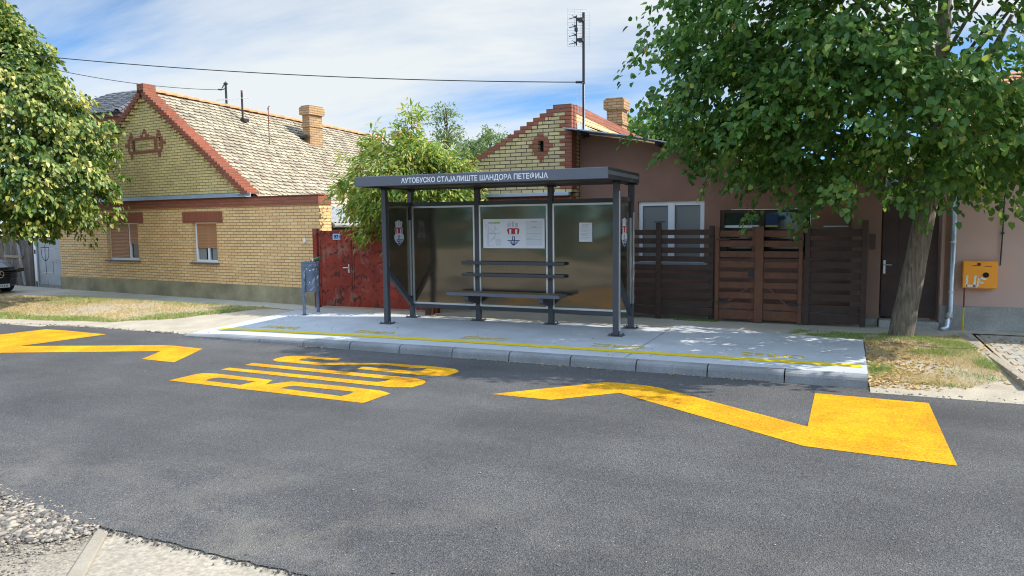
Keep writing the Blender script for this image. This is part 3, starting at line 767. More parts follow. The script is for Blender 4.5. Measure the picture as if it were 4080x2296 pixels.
# ------------------------------------------------------------------ litter bin and bottle
bn = thing('litter_bin', 'grey metal litter bin on two legs at the platform end', 'litter bin', (-.19, 2.92, .14))
bd = MB().lathe([(0, .50), (.19, .50), (.195, .52), (.195, 1.14), (.203, 1.145), (.203, 1.165), (.19, 1.165), (.185, 1.10), (.18, .55), (0, .55)], 28).build('bin_body', mat('bin_grey', (.13, .165, .22), .5, .12, 5, .1, 40), bn, smooth=False)
MB().lathe([(.197, 1.04), (.203, 1.043), (.203, 1.055), (.197, 1.058)], 28).build('rim_band', M['steel_light'], bd)
for s in (-1, 1):
    lg = MB().box(-.03, .03, s * .235 - .022, s * .235 + .022, 0, .98).build('leg', bd.data.materials[0], bn, bevel=.005)
    MB().box(-.06, .06, s * .235 - .035, s * .235 + .035, 0, .008).build('foot_plate', M['black'], lg)
    MB().box(-.04, .04, s * .205 - .012, s * .205 + .012, .86, .93).build('hanger', M['steel_light'], lg)
sp = MB()
for (t, z, r_) in ((-.9, .98, .022), (-1.25, 1.02, .017), (-.55, 1.0, .015), (-1.0, .72, .02), (-1.05, .68, .014), (-1.9, .6, .018), (-2.0, .86, .015)):
    c_ = (math.cos(t) * .1965, math.sin(t) * .1965, z)
    tn = V((-math.sin(t), math.cos(t), 0)); n_ = V((math.cos(t), math.sin(t), 0))
    pts = [V(c_) + n_ * .002 + (tn * math.cos(a) + V((0, 0, 1)) * math.sin(a) * 1.2) * r_ * .62 for a in [i * math.pi / 4 for i in range(8)]]
    sp.add(pts, [tuple(range(8))])
sp.build('paint_splash', M['white'], bd)
bo = thing('bottle', 'green bottle with a red and white label lying on the litter bin', 'bottle', (-.12, 2.93, 1.315))
tilt = Matrix.Rotation(R(64), 4, 'Y')
def tl(prof, n=16):
    mb = MB().lathe(prof, n); mb.v = [tuple(tilt @ V(p)) for p in mb.v]; return mb
b0 = tl([(0, -.04), (.035, -.04), (.038, -.03), (.038, .11), (.030, .15), (.016, .19), (.015, .225), (0, .225)])
b0.build('glass_body', M['tapegreen'], bo, smooth=True)
tl([(.039, .0), (.0395, .0), (.0395, .085), (.039, .085)]).build('paper_label', M['label'], bo)
tl([(.0392, .03), (.040, .03), (.040, .05), (.0392, .05)]).build('label_stripe', M['white'], bo)
tl([(0, .222), (.02, .222), (.02, .252), (0, .252)]).build('cap', M['tapegreen'], bo)
# ------------------------------------------------------------------ tiled roof helper
def tile_roof(name, m, parent, rs, re, es, ee, rows, cols, sag=0.0, flatm=None):
    """rs,re: ridge start/end; es,ee: eave start/end"""
    rs, re, es, ee = map(V, (rs, re, es, ee))
    nrm = (re - rs).cross(es - rs).normalized()
    if nrm.z < 0: nrm = -nrm
    mb = MB()
    def P(s, t): 
        p = (rs * (1 - s) + re * s) * (1 - t) + (es * (1 - s) + ee * s) * t
        return p - V((0, 0, sag * math.sin(math.pi * min(1, s)) * math.sin(math.pi * min(1, t)) + .012 * math.sin(s * 23 + t * 5)))
    for r_ in range(rows):
        t0 = r_ / rows; t1 = (r_ + 1.55) / rows
        for c in range(-1, cols):
            j = random.uniform(-.003, .003)
            s0 = (c + (.5 if r_ % 2 else 0) + .04 + .02 * random.random()) / cols; s1 = s0 + .93 / cols
            s0 = max(s0, 0); s1 = min(s1, 1.0)
            if s1 - s0 < .2 / cols: continue
            tt = min(t1, 1.02) + random.uniform(-.004, .004) * 10 / rows
            hb = .044 + random.uniform(0, .016)
            top0 = P(s0, t0) + nrm * .002; top1 = P(s1, t0) + nrm * .002
            ts = t0 + (tt - t0) * .82
            a = P(s0, ts) + nrm * hb; b_ = P(s1, ts) + nrm * hb
            c0 = P(s0 + (s1 - s0) * .2, tt - (tt - ts) * .25) + nrm * hb; c1 = P(s0 + (s1 - s0) * .8, tt - (tt - ts) * .25) + nrm * hb
            c2 = P((s0 + s1) / 2, tt) + nrm * hb
            vs = [top0, top1, b_, c1, c2, c0, a]
            lo = [v - nrm * .038 for v in (b_, c1, c2, c0, a)]
            mb.add(vs + lo, [(0, 6, 5, 4, 3, 2, 1), (2, 3, 8, 7), (3, 4, 9, 8), (4, 5, 10, 9), (5, 6, 11, 10)])
    o = mb.build(name, m, parent, fixn=False)
    MB().add([rs - nrm * .12, re - nrm * .12, ee - nrm * .12, es - nrm * .12], [(0, 1, 2, 3)]).build('roof_deck', flatm or M['oldwood'], o)
    return o
def ridge(name, m, parent, a, b_, n, r_=.10):
    a = V(a); b_ = V(b_); mb = MB()
    d = (b_ - a).normalized(); sd_ = d.cross(V((0, 0, 1))).normalized(); up = sd_.cross(d)
    for i in range(n):
        p = a + (b_ - a) * (i / n); q_ = a + (b_ - a) * ((i + 1.12) / n)
        vs = []
        for pp, rr, lift in ((p, r_ * .86, 0), (q_, r_ * 1.08, .02)):
            for k in range(8):
                t = math.pi * (k / 7) ; vs.append(pp + sd_ * math.cos(t) * rr * 1.1 + up * (math.sin(t) * rr + lift - .03))
            for k in range(7, -1, -1):
                t = math.pi * (k / 7); vs.append(pp + sd_ * math.cos(t) * (rr * 1.1 - .018) + up * (math.sin(t) * (rr - .018) + lift - .03))
        mb.add(vs, [(k, k + 1, 16 + k + 1, 16 + k) for k in range(15)] + [tuple(range(15, -1, -1)), tuple(range(16, 32))])
    return mb.build(name, m, parent)
def chimney(parent, x, y, z0, z1, w_, d, m):
    body = MB().box(x - w_ / 2, x + w_ / 2, y - d / 2, y + d / 2, z0, z1 - .30).build('chimney', m, parent)
    MB().box(x - w_ / 2 - .03, x + w_ / 2 + .03, y - d / 2 - .03, y + d / 2 + .03, z1 - .70, z1 - .60).build('chimney_band', m, body)
    MB().box(x - w_ / 2 - .07, x + w_ / 2 + .07, y - d / 2 - .07, y + d / 2 + .07, z1 - .30, z1 - .05).box(x - w_ / 2 - .03, x + w_ / 2 + .03, y - d / 2 - .03, y + d / 2 + .03, z1 - .05, z1).build('chimney_cap', m, body)
    MB().box(x - w_ / 4, x + w_ / 4, y - d / 4, y + d / 4, z1 - .04, z1 + .004).build('flue', M['dark'], body)
    return body

# ------------------------------------------------------------------ yellow brick house (number 97)
h1 = thing('brick_house', 'yellow brick house with red edged gable and two shuttered windows', 'house', (-1.0, 4.31, 0), math.atan2(-.105, 1))
UL = -11.48; UA = -6.78; UR = -2.51; ULG = -11.05
ZA = 6.0; ZG = 2.95
win1 = (-8.85, -7.30, 1.12, 2.22); win2 = (-4.81, -3.80, 1.12, 2.21)
def rect(a): return [(a[0], a[2]), (a[1], a[2]), (a[1], a[3]), (a[0], a[3])]
wall = MB().prism([(UL, .52), (0, .56), (0, 2.62), (UL, 2.62)], 0, .40, 'y', [rect(win1), rect(win2)]).build('front_wall', M['ybrick'], h1)
MB().prism([(UL - .02, -.1), (.02, -.1), (.02, .56), (UL - .02, .52)], -.035, .42, 'y').build('plinth', M['plinth'], h1)
MB().box(UL - .01, .015, -.03, .41, 2.62, 2.84).build('brick_band', M['rbrick'], h1)
MB().box(UL - .02, .03, -.05, .43, 2.84, 2.865).build('coping', M['rust'], h1)
# side walls and return
MB().box(-2.36, -2.06, .42, 10.2, 0, 2.6).build('side_wall', M['ybrick'], h1)
MB().box(UL, UL + .3, .42, 10.2, 0, 2.8).build('side_wall', M['ybrick'], h1)
# gable
MB().prism([(ULG + .25, ZG), (UR - .25, ZG), (UA + .02, ZA - .14), (UA - .02, ZA - .14)], .06, .34, 'y', [[(-7.53, 4.36), (-7.39, 4.36), (-7.39, 4.62), (-7.53, 4.62)], [(-6.24, 4.36), (-6.10, 4.36), (-6.10, 4.64), (-6.24, 4.64)]]).build('gable', M['ybrick_pale'], h1)
MB().prism([(UL, 2.866), (UR + .05, 2.866), (UR + .05, 2.885), (UL, 2.885)], -.12, .06, 'y').box(UL, UR + .04, .035, .058, 2.885, 2.975).build('ledge_flashing', M['zinc'], h1)
cop = MB(); den = MB(); nst = 38
for k in range(nst):
    z = ZG + (ZA - ZG) * k / nst; z1 = ZG + (ZA - ZG) * (k + 1) / nst - .006
    for s in (-1, 1):
        e0 = (UR if s > 0 else ULG) + (UA - (UR if s > 0 else ULG)) * k / nst
        a, b_ = sorted((e0 + s * .02, e0 - s * .27))
        cop.box(a, b_, -.035, .36, z, z1)
        if k < nst - 3 and k % 2 == 0:
            a, b_ = sorted((e0 - s * .30, e0 - s * .44))
            den.box(a, b_, -.005, .08, z, z1)
        elif k < nst - 3:
            a, b_ = sorted((e0 - s * .27, e0 - s * .34))
            den.box(a, b_, -.005, .08, z, z1)
cop.box(UA - .15, UA + .15, -.03, .36, ZA - .12, ZA + .17)
cop.build('gable_coping', M['rbrick'], h1)
den.build('gable_dentils', M['ybrick_pale'], h1)
# red ornament round the vents
orn = MB()
def ob(u0, u1, z0, z1): orn.box(u0, u1, .048, .10, z0, z1)
for uc in (-7.46, -6.17):
    ob(uc - .17, uc - .072, 4.30, 4.66); ob(uc + .072, uc + .17, 4.30, 4.66)
    ob(uc - .10, uc + .10, 4.66, 4.755); ob(uc - .05, uc + .05, 4.755, 4.84)
    ob(uc - .13, uc + .13, 4.22, 4.30); ob(uc - .06, uc + .06, 4.08, 4.22)
    s = -1 if uc < -7 else 1
    a, b_ = sorted((uc + s * .17, uc + s * .30)); ob(a, b_, 4.43, 4.53)
ob(-7.29, -6.34, 4.60, 4.68); ob(-7.33, -6.30, 4.22, 4.30); ob(-7.36, -7.29, 4.3, 4.6); ob(-6.40, -6.34, 4.3, 4.6)
ob(-7.02, -6.62, 4.68, 4.76); ob(-6.92, -6.72, 4.76, 4.84); ob(-6.86, -6.78, 4.84, 4.91)
orn.build('gable_ornament', M['rbrick'], h1)
MB().box(-6.87, -6.77, .04, .05, 4.685, 4.755).build('ornament_brick', M['ybrick_pale'], h1)
yr = MB(); x = -7.12
for w_ in (.02, .05, .05, .03, .02, .05, .03, .05, .02): yr.box(x, x + w_ * .6, .05, .056, 4.42, 4.50); x += w_ + .025
yr.build('date_stone', M['plinth'], h1)
for u in (-7.46, -6.17): MB().box(u - .069, u + .069, .20, .25, 4.362, 4.618).build('vent', M['dark'], h1)
# lintels
for a, b_, z0, z1 in ((-8.98, -7.02, 2.222, 2.53), (-5.2, -3.54, 2.212, 2.50)):
    MB().box(a, b_, -.018, .06, z0, z1).build('lintel', M['rsoldier'], h1)
def h1win(w_, split, shz):
    u0, u1, z0, z1 = w_
    fr = MB().prism(rect((u0 + .005, u1 - .005, z0, z1)), .09, .16, 'y', [rect((u0 + .07, split - .035, z0 + .07, z1 - .06)), rect((split + .035, u1 - .07, z0 + .07, z1 - .06))]).build('window', M['white'], h1)
    MB().box(u0 + .03, u1 - .03, .135, .145, z0 + .03, z1 - .03).build('glass', M['glass'], fr)
    MB().box(u0 - .08, u1 + .05, -.07, .09, z0 - .045, z0 - .002).build('sill', M['zinc_dark'], fr, bevel=.004)
    for a, b_, zb in shz:
        s_ = MB(); n = int((z1 - .03 - zb) / .042)
        for k in range(n):
            za = z1 - .03 - (k + 1) * .042
            s_.prism([(za, .082), (za + .041, .082), (za + .036, .070), (za + .006, .070)], 0, 1, 'x') if 0 else s_.add([(a, .086, za), (b_, .086, za), (b_, .076, za + .02), (a, .076, za + .02), (b_, .086, za + .0405), (a, .086, za + .0405)], [(0, 1, 2, 3), (3, 2, 4, 5)])
        s_.build('shutter', M['shutter'], fr, fixn=False)
    return fr
M['zinc_dark'] = mat('slate_sill', (.085, .10, .125), .5, .1, 5)
f1 = h1win(win1, -7.85, [(win1[0] + .07, -7.885, win1[2] + .05), (-7.815, win1[1] - .055, 1.58)])
f2 = h1win(win2, -4.28, [(win2[0] + .085, win2[1] - .06, 1.50)])
MB().box(win2[0] + .09, -4.42, .125, .13, 1.2, 1.5).build('curtain', M['glass_grey'], f2)
MB().box(-4.16, win2[1] - .09, .125, .13, 1.2, 1.5).build('curtain', M['glass_grey'], f2)
MB().box(-.55, -.47, -.03, 0, 1.69, 1.80).build('doorbell_box', M['white'], h1)
# roof
ZR = lambda y: 6.0 - .042 * y
tile_roof('roof', M['tile'], h1, (UA, .34, ZR(.34)), (UA, 10.3, ZR(10.3)), (-2.28, .34, 2.64), (-2.28, 10.3, 2.62), 30, 52, .05)
MB().add([(UA, .34, 5.97), (UA, 10.3, 5.55), (-11.6, 10.3, 2.5), (-11.6, .34, 2.6)], [(0, 3, 2, 1)]).build('roof', M['tile'], h1)
ridge('ridge_tiles', M['terracotta'], h1, (UA, .30, ZR(.3) + .03), (UA, 10.4, ZR(10.4) + .03), 27)
chimney(h1, -5.50, 5.35, 4.5, 6.10, .33, .58, M['chim'])
chimney(h1, -4.5, 8.9, 3.7, 5.55, .40, .40, M['chim'])
MB().box(-5.72, -5.30, 4.93, 5.05, 5.02, 5.10).build('flashing', M['black'], h1)
# lean-to with corrugated sheets, gutter, dark porch
cr = MB(); n = 70; vs = []; fs = []
for i in range(n * 6 + 1):
    y = .42 + (10.0 - .42) * i / (n * 6); dz = .022 * math.sin(i * math.pi / 3)
    vs += [(-2.33, y, 2.66 + dz), (-1.2, y, 2.40 + dz), (-.05, y, 2.17 + dz)]
for i in range(n * 6):
    for j in range(2): fs.append((i * 3 + j, i * 3 + j + 1, i * 3 + 4 + j, i * 3 + 3 + j))
cr.add(vs, fs).build('lean_to_roof', M['corr'], h1, smooth=True)
MB().tube([(.02, .45, 2.10), (.02, 10, 2.08)], .055, 8).build('gutter', M['plinth_grey'], h1)
MB().box(-.06, -.01, .42, 10, 1.98, 2.10).build('fascia_board', M['oldwood'], h1)
MB().box(-.5, -.42, 1.0, 10, 0, 2.05).build('porch_wall', M['ybrick'], h1)

# roof fittings of the brick house (local positions -> world)
def W1(u, y, z): return h1.matrix_basis @ V((u, y, z)) if False else V((-1.0 + math.cos(math.atan2(-.105, 1)) * u - math.sin(math.atan2(-.105, 1)) * y, 4.31 + math.sin(math.atan2(-.105, 1)) * u + math.cos(math.atan2(-.105, 1)) * y, z))
sp_ = thing('service_mast', 'dark steel service mast with insulator cap on the tiled ridge', 'mast', (-7.42, 7.9, 5.85))
MB().tube([(0, 0, -.1), (-.0, 0, .76)], .035, 10).build('pole', M['black'], sp_)
MB().lathe([(0, .84), (.03, .81), (.075, .765), (.06, .74), (0, .74)], 12).build('cap', M['black'], sp_)
MB().tube([(0, 0, .62), (-.10, 0, .60), (-.20, 0, .58), (-.14, 0, .66), (-.03, 0, .78)], .016, 6).build('cable_loop', M['cable'], sp_)
an = thing('tv_antenna', 'thin horizontal antenna on a short black pole on tiles', 'antenna', (-6.72, 7.85, 5.42))
MB().tube([(0, 0, 0), (0, 0, .84)], .032, 8).build('pole', M['black'], an)
MB().tube([(0, 0, .80), (0, 0, .92)], .03, 8).build('cap', M['rust'], an)
bm_ = MB().tube([(-1.05, 0, .70), (.28, 0, .66)], .010, 6).build('boom', M['alu'], an)
el_ = MB()
for k in range(9):
    x = -1.02 + k * .155; l = .10 + .02 * (k == 0) + .012 * k
    el_.tube([(x, -l, .70 - (x + 1.05) * .03), (x, l, .70 - (x + 1.05) * .03)], .006, 5)
el_.build('elements', M['alu'], an)
MB().box(-.07, .12, -.06, .14, -.06, .05).build('base_flashing', M['black'], an)
ro = thing('roof_rod', 'thin rusty rod with a hook on tiled slope', 'rod', (-5.68, 7.85, 4.92))
MB().tube([(0, 0, -.3), (0, 0, .80), (.03, 0, .86), (.06, 0, .85)], .014, 6).build('rod', M['rust'], ro)
MB().lathe([(0, .83), (.022, .81), (.022, .76), (0, .75)], 8).build('knob', M['rust'], ro)

# ------------------------------------------------------------------ red sheet-metal gate
gt = thing('metal_gate', 'flaking red sheet metal gate with house number 97', 'gate', (-.9, 4.05, .13))
for x in (-.02, 3.28): MB().box(x - .06, x + .06, -.05, .07, .0, 1.90).build('post', M['gate'], gt, bevel=.006)
for a, b_ in ((.07, 1.02), (1.035, 3.2)):
    lf = MB().box(a, b_, 0, .03, .05, 1.85).build('gate_leaf', M['gate'], gt)
    MB().box(a, b_, -.014, -.001, 1.80, 1.849).box(a, b_, -.014, -.001, .052, .10).box(a, a + .045, -.012, -.001, .1, 1.8).box(b_ - .045, b_, -.012, -.001, .1, 1.8).build('rail', M['gate'], lf)
    if a < .1:
        hd = MB().box(.925, .96, -.03, -.013, .86, 1.06).build('handle', M['galv'], lf)
        MB().tube([(.94, -.03, .98), (.94, -.055, .98), (.80, -.055, .975)], .011, 8).build('lever', M['galv'], hd)
pl_ = MB().box(.50, .70, -.022, -.002, 1.64, 1.77).build('number_plate', M['number_blue'] if 'number_blue' in M else M['ink_blue'], gt, bevel=.004)
pl_.data.materials[0] = mat('enamel_pale_blue', (.30, .42, .66), .3, .04, 6)
MB().box(.495, .705, -.016, -.003, 1.635, 1.775).build('plate_rim', M['white'], pl_)
t_ = text_mesh('digits', '97', .125, mat('enamel_dark_blue', (.012, .02, .10), .3, .03, 6), pl_, bold=.004, ext=.001)
t_.rotation_euler = (math.pi / 2, 0, 0); t_.location = (.60, -.0245, 1.66)
stp = thing('timber_stump', 'short dark timber post beside the platform edge', 'post', (2.47, 3.62, .12))
MB().box(-.085, .085, -.07, .07, 0, .33).build('shaft', M['darkwood'], stp, bevel=.01)
MB().box(-.092, .092, -.077, .077, .33, .345).build('cap', M['darkwood'], stp)

# ------------------------------------------------------------------ stepped gable brick house
h2 = thing('gable_house', 'straw brick house with stepped red gable and one small vent', 'house', (5.29, 4.9, 0))
cs = .0815; ztop = 4.64; npts = [(0, ztop), ]
steps = []
for k in range(24):
    xl = -.40 - .155 * k
    if xl < -3.6: break
    steps.append((xl, ztop - cs * k))
poly = [(0, 2.78), (0, ztop)]
for xl, z in steps: poly += [(xl, z), (xl, z - cs)]
poly.append((steps[-1][0], 2.78))
vz0, vz1, vu0, vu1 = 3.66, 3.90, -.77, -.64
MB().prism(poly, 0, .30, 'y', [[(vu0, vz0), (vu1, vz0), (vu1, vz1), (vu0, vz1)]]).build('gable', M['ybrick2'], h2)
MB().box(vu0, vu1, .16, .2, vz0, vz1).build('vent', M['dark'], h2)
rc = MB(); yc = MB()
for i, (xl, z) in enumerate(steps):
    L = .40 if i == 0 else (.30 if i < 3 else .26)
    rc.box(xl - .012, min(xl + L, 0), -.014, .31, z - cs + .005, z + .004)
    if i > 1: yc.box(xl + .27, xl + .40, -.010, .02, z - cs + .008, z - .004)
for k in range(23):
    z = ztop - cs * k
    if z < 2.85: break
    rc.box(-(.26 if k % 2 else .145), .012, -.012, .31, z - cs + .006, z - .002)
def rb(u0, u1, z0, z1): rc.box(u0, u1, -.011, .03, z0, z1)
for dz in (0, 1, 2):
    z = vz0 + dz * cs; wv_ = (.13, .22, .13)[dz]
    rb(vu0 - wv_, vu0 - .004, z + .004, z + cs - .004); rb(vu1 + .004, vu1 + wv_, z + .004, z + cs - .004)
rb(vu0 - .10, vu1 + .10, vz1 + .004, vz1 + cs - .004); rb(vu0 + .0, vu1 - .0, vz1 + cs + .004, vz1 + 2 * cs - .004)
rb(vu0 - .10, vu1 + .10, vz0 - cs + .004, vz0 - .004); rb(vu0, vu1, vz0 - 2 * cs + .004, vz0 - cs - .004); rb(vu0 + .035, vu1 - .035, vz0 - 3 * cs + .004, vz0 - 2 * cs - .004)
rc.build('red_brickwork', M['rbrick'], h2)
yc.build('header_bricks', M['ybrick2'], h2)
MB().box(-3.6, -.02, -.13, .0, 2.70, 2.775).build('ledge_flashing', M['zinc'], h2, bevel=.006)
MB().box(-3.6, 0, -.02, .3, 2.48, 2.70).build('brick_band', M['rbrick'], h2)
MB().box(-3.6, 0, -.035, .3, 2.44, 2.48).build('string_course', M['white'], h2)
MB().prism([(-3.6, .5), (0, .5), (0, 2.44), (-3.6, 2.44)], 0, .3, 'y', [[(-2.9, 1.1), (-1.8, 1.1), (-1.8, 2.2), (-2.9, 2.2)]]).build('front_wall', M['ybrick2'], h2)
MB().box(-2.88, -1.82, .1, .14, 1.12, 2.18).build('window', M['glass'], h2)
MB().box(-3.62, .01, -.03, .31, -.1, .5).build('plinth', M['plinth_grey'], h2)
MB().box(-.28, 0, .31, 12, 0, 4.30).build('side_wall', M['ybrick2'], h2)
MB().prism([(.31, 4.30), (12, 4.02), (12, 4.28), (.31, 4.58)], -.28, .0, 'x').build('parapet_wall', M['ybrick'], h2)
MB().prism([(.316, 4.48), (12, 4.20), (12, 4.38), (.316, 4.66)], -.29, .014, 'x').build('parapet_coping', M['rbrick'], h2)
MB().prism([(.32, 3.98), (4.2, 3.96), (4.2, 4.10), (.5, 4.26), (.32, 4.30)], .013, .022, 'x').build('wall_flashing', M['zinc'], h2)
tile_roof('roof', M['tile'], h2, (-.30, .32, 4.45), (-.30, 12, 4.2), (-3.7, .32, 2.75), (-3.7, 12, 2.6), 20, 40, .02)
chimney(h2, -.33, 4.6, 3.9, 5.42, .42, .50, M['chim'])

# ------------------------------------------------------------------ brown rendered annexe
h3 = thing('rendered_house', 'brown rendered house with thin sloping metal roof and white window', 'house', (0, 5.4, 0))
def rz(x): return lerp_tab(x, [(5.2, 4.10), (6.62, 3.86), (7.87, 3.58), (9.2, 3.28), (10.5, 3.08), (11.6, 2.98)])
wa = (6.62, 8.02, 1.25, 2.55); wb = (8.34, 10.06, 1.35, 2.35)
top = [(x, rz(x) - .02) for x in (11.33, 10.5, 9.2, 7.87, 6.62, 5.315)]
MB().prism([(5.315, .45), (11.33, .45)] + top, 0, .3, 'y', [rect(wa), rect(wb)]).build('front_wall', M['brown_render'], h3)
MB().box(5.315, 11.33, -.03, .3, -.1, .45).build('plinth', M['plinth_grey'], h3)
pls = MB().prism([(10.80, .28), (11.30, .28), (11.30, 2.9), (10.80, 2.95)], -.30, -.001, 'y').build('pilaster', mat('tan_render', (.27, .165, .12), .95, .1, 1.4, .2, 160), h3)
MB().box(10.85, 11.28, -.27, 0, -.05, .28).build('pilaster_base', M['plinth_grey'], h3)
MB().box(11.331, 11.6, .0, 6, 0, 2.9).build('side_wall', M['brown_render'], h3)
# window with blinds
fr = MB().prism(rect((6.625, 8.015, 1.255, 2.545)), .05, .12, 'y', [rect((6.71, 7.27, 1.34, 2.46)), rect((7.39, 7.93, 1.34, 2.46))]).build('window', M['white'], h3)
MB().box(7.26, 7.40, .035, .05, 1.3, 2.5).build('meeting_stile', M['white'], fr, bevel=.004)
MB().box(6.66, 7.98, .09, .10, 1.29, 2.5).build('glass', M['glass_grey'], fr)
MB().box(6.55, 8.1, -.06, .05, 1.20, 1.25).build('sill', M['zinc'], fr)
# dark wooden opening
fr = MB().prism(rect((8.345, 10.055, 1.355, 2.345)), .03, .1, 'y', [rect((8.42, 9.12, 1.42, 2.28)), rect((9.20, 9.98, 1.42, 2.28))]).build('window', M['darkwood'], h3)
MB().box(8.4, 10.0, .07, .08, 1.4, 2.3).build('glass', M['glass'], fr)
MB().box(9.22, 9.46, .055, .066, 2.03, 2.25).build('blue_sheet', mat('blue_sheet', (.02, .05, .15), .6, .1, 4), fr)
MB().box(9.22, 9.46, .05, .062, 1.99, 2.03).build('yellow_strip', mat('yellow_strip', (.5, .42, .08), .5, .1, 4), fr)
MB().box(8.40, 9.1, .056, .066, 1.98, 2.03).build('white_tray', M['white'], fr)
sb_ = MB().box(10.30, 10.74, -.02, .0, 1.985, 2.01).build('light_strip', M['white'], h3)
# roof sheet: thin and sagging
rs_ = MB(); xs = [5.2, 5.9, 6.62, 7.3, 7.87, 8.5, 9.2, 9.9, 10.5, 11.1, 11.7]; vs = []
for x in xs:
    z = rz(x)
    for y in (-.80, 2.5): vs += [(x, y, z + (.05 if y > 0 else 0)), (x, y, z + .022 + (.05 if y > 0 else 0))]
fs = []
for i in range(len(xs) - 1):
    a = i * 4; b_ = a + 4
    fs += [(a + 1, b_ + 1, b_ + 3, a + 3), (a, a + 2, b_ + 2, b_), (a, b_, b_ + 1, a + 1), (a + 2, a + 3, b_ + 3, b_ + 2)]
fs += [(0, 1, 3, 2), (len(vs) - 4, len(vs) - 2, len(vs) - 1, len(vs) - 3)]
rf = rs_.add(vs, fs).build('roof', M['zinc'], h3)
for x in (5.5, 7.15, 8.8, 10.4): MB().bar((x, -.62, rz(x) - .045), (x, .0, rz(x) - .04), .06, .08).build('rafter', M['darkwood'], rf)
# door in its recess with transom and step
dr = MB().box(11.33, 12.24, -.14, -.09, .30, 2.38).build('door', M['doorwood'], h3)
MB().box(11.345, 12.2, -.146, -.14, .4, .46).box(11.6, 11.64, -.147, -.141, .46, 2.2).box(11.9, 11.94, -.147, -.141, .46, 2.2).build('door_boards', M['doorwood'], dr)
hp = MB().box(11.352, 11.392, -.165, -.141, 1.11, 1.36).build('handle_plate', M['white'], dr, bevel=.006)
MB().tube([(11.372, -.16, 1.28), (11.372, -.19, 1.28), (11.50, -.19, 1.275)], .011, 8).build('lever', M['alu'], hp)
tr = MB().box(11.33, 12.24, -.13, -.09, 2.43, 2.75).build('transom', M['white'], h3)
MB().box(11.40, 12.18, -.142, -.131, 2.47, 2.71).build('glass', mat('frosted_glass', (.5, .56, .62), .3, .05, 4), tr)
MB().box(11.33, 12.24, -.16, -.08, 2.38, 2.43).build('door_head', M['darkwood'], h3)
MB().box(11.30, 12.27, -.46, -.08, -.05, .26).build('door_step', M['plinth_grey'], h3, bevel=.015)
MB().box(11.33, 12.27, -.1, .2, 2.75, 3.0).build('lintel', M['brown_render'], h3)

# aerial mast on the annexe
am = thing('aerial_mast', 'tall black mast with grid aerial standing against the stepped gable', 'aerial', (5.50, 5.1, 4.05))
MB().tube([(0, 0, -.15), (0, 0, 2.50)], .030, 8).build('mast', M['black'], am)
gr_ = MB()
ga = [(-.30, -.16), (-.17, -.10), (-.05, -.02), (.12, .06)]
for gx, gy in ga: gr_.tube([(gx, gy, 1.80), (gx, gy, 2.60 - (.10 if gx > .05 else 0.02 if gx > -.1 else 0))], .0045, 4)
for k in range(15):
    z = 1.80 + k * .055
    gr_.tube([(gx, gy, z - .03 * (gx + .3)) for gx, gy in ga], .0035, 4)
gr_.build('grid_reflector', M['galv'], am)
dp = MB().tube([(-.11, -.14, 1.80), (-.11, -.14, 2.42)], .014, 6).build('dipole_bar', M['black'], am)
for z in (1.86, 2.02, 2.20, 2.38):
    MB().box(-.145, -.10, -.165, -.135, z - .015, z + .02).build('dipole_clip', M['black'], dp)
    MB().tube([(-.14, -.15, z), (-.24, -.24, z - .04)], .009, 5).tube([(-.14, -.15, z), (-.24, -.05, z + .08)], .006, 5).build('dipole', M['black'], dp)
MB().box(-.14, -.09, -.17, -.11, 2.09, 2.17).build('junction_box', M['black'], dp)
for z in (1.92, 2.34): MB().box(-.10, .02, -.14, .03, z - .03, z + .03).build('clamp', M['black'], am)
MB().tube([(.0, -.03, 1.05), (-.06, -.03, 1.0), (-.13, -.03, .7), (-.10, -.03, .4), (-.02, -.03, .0)], .006, 5).tube([(.03, -.03, 1.0), (.035, -.03, .5), (.03, -.04, 0)], .008, 5).build('feed_cable', M['white'], am)

# ------------------------------------------------------------------ pinkish house on the right
h4 = thing('corner_house', 'pinkish plastered house with grey plinth at the right edge', 'house', (12.30, 5.1, 0))
MB().box(0, 6, 0, .3, .56, 3.05).build('front_wall', M['pink_render'], h4)
MB().box(.03, .16, -.012, .0, .42, 2.9).build('corner_strip', M['brown_render'], h4)
MB().box(-.015, 6, -.035, .3, -.1, .56).build('plinth', M['plinth_grey'], h4)
MB().box(-.02, .0, .0, 3, 0, 3.05).build('side_wall', M['pink_render'], h4)
ef = MB().box(-.05, 6.2, -.42, .3, 3.05, 3.14).build('eaves', M['white'], h4)
MB().tube([(-.05, -.47, 3.12), (6.2, -.47, 3.12)], .07, 10).build('gutter', M['galv'], ef)
tile_roof('roof', M['tile_red'], h4, (-.1, 3.6, 5.2), (6.2, 3.6, 5.2), (-.1, -.45, 3.17), (6.2, -.45, 3.17), 22, 30, 0)
dpipe = thing('downpipe', 'galvanised rainwater downpipe with kicked foot on the plastered wall', 'downpipe', (12.43, 5.0, 0))
MB().tube([(.02, -.01, 3.0), (.0, 0, .42), (-.005, -.02, .30), (-.04, -.07, .19), (-.12, -.14, .135)], .052, 12).build('pipe', M['galv'], dpipe, smooth=True)
for z in (.8, 1.7, 2.6): MB().lathe([(.055, z), (.061, z), (.061, z + .035), (.055, z + .035)], 12, (.01, 0, 0)).build('pipe_band', M['galv'], dpipe)
MB().lathe([(.055, .36), (.062, .36), (.062, .45), (.055, .45)], 12, (.0, 0, 0)).build('socket', M['galv'], dpipe)
gb = thing('gas_box', 'orange gas meter box sprayed with white letters UF', 'meter box', (12.86, 4.9, .90))
bx = MB().box(-.26, .26, 0, .19, 0, .48).build('box', M['orange'], gb, bevel=.008)
MB().box(-.255, .255, -.012, .0, .012, .465).build('door', M['orange'], gb, bevel=.006)
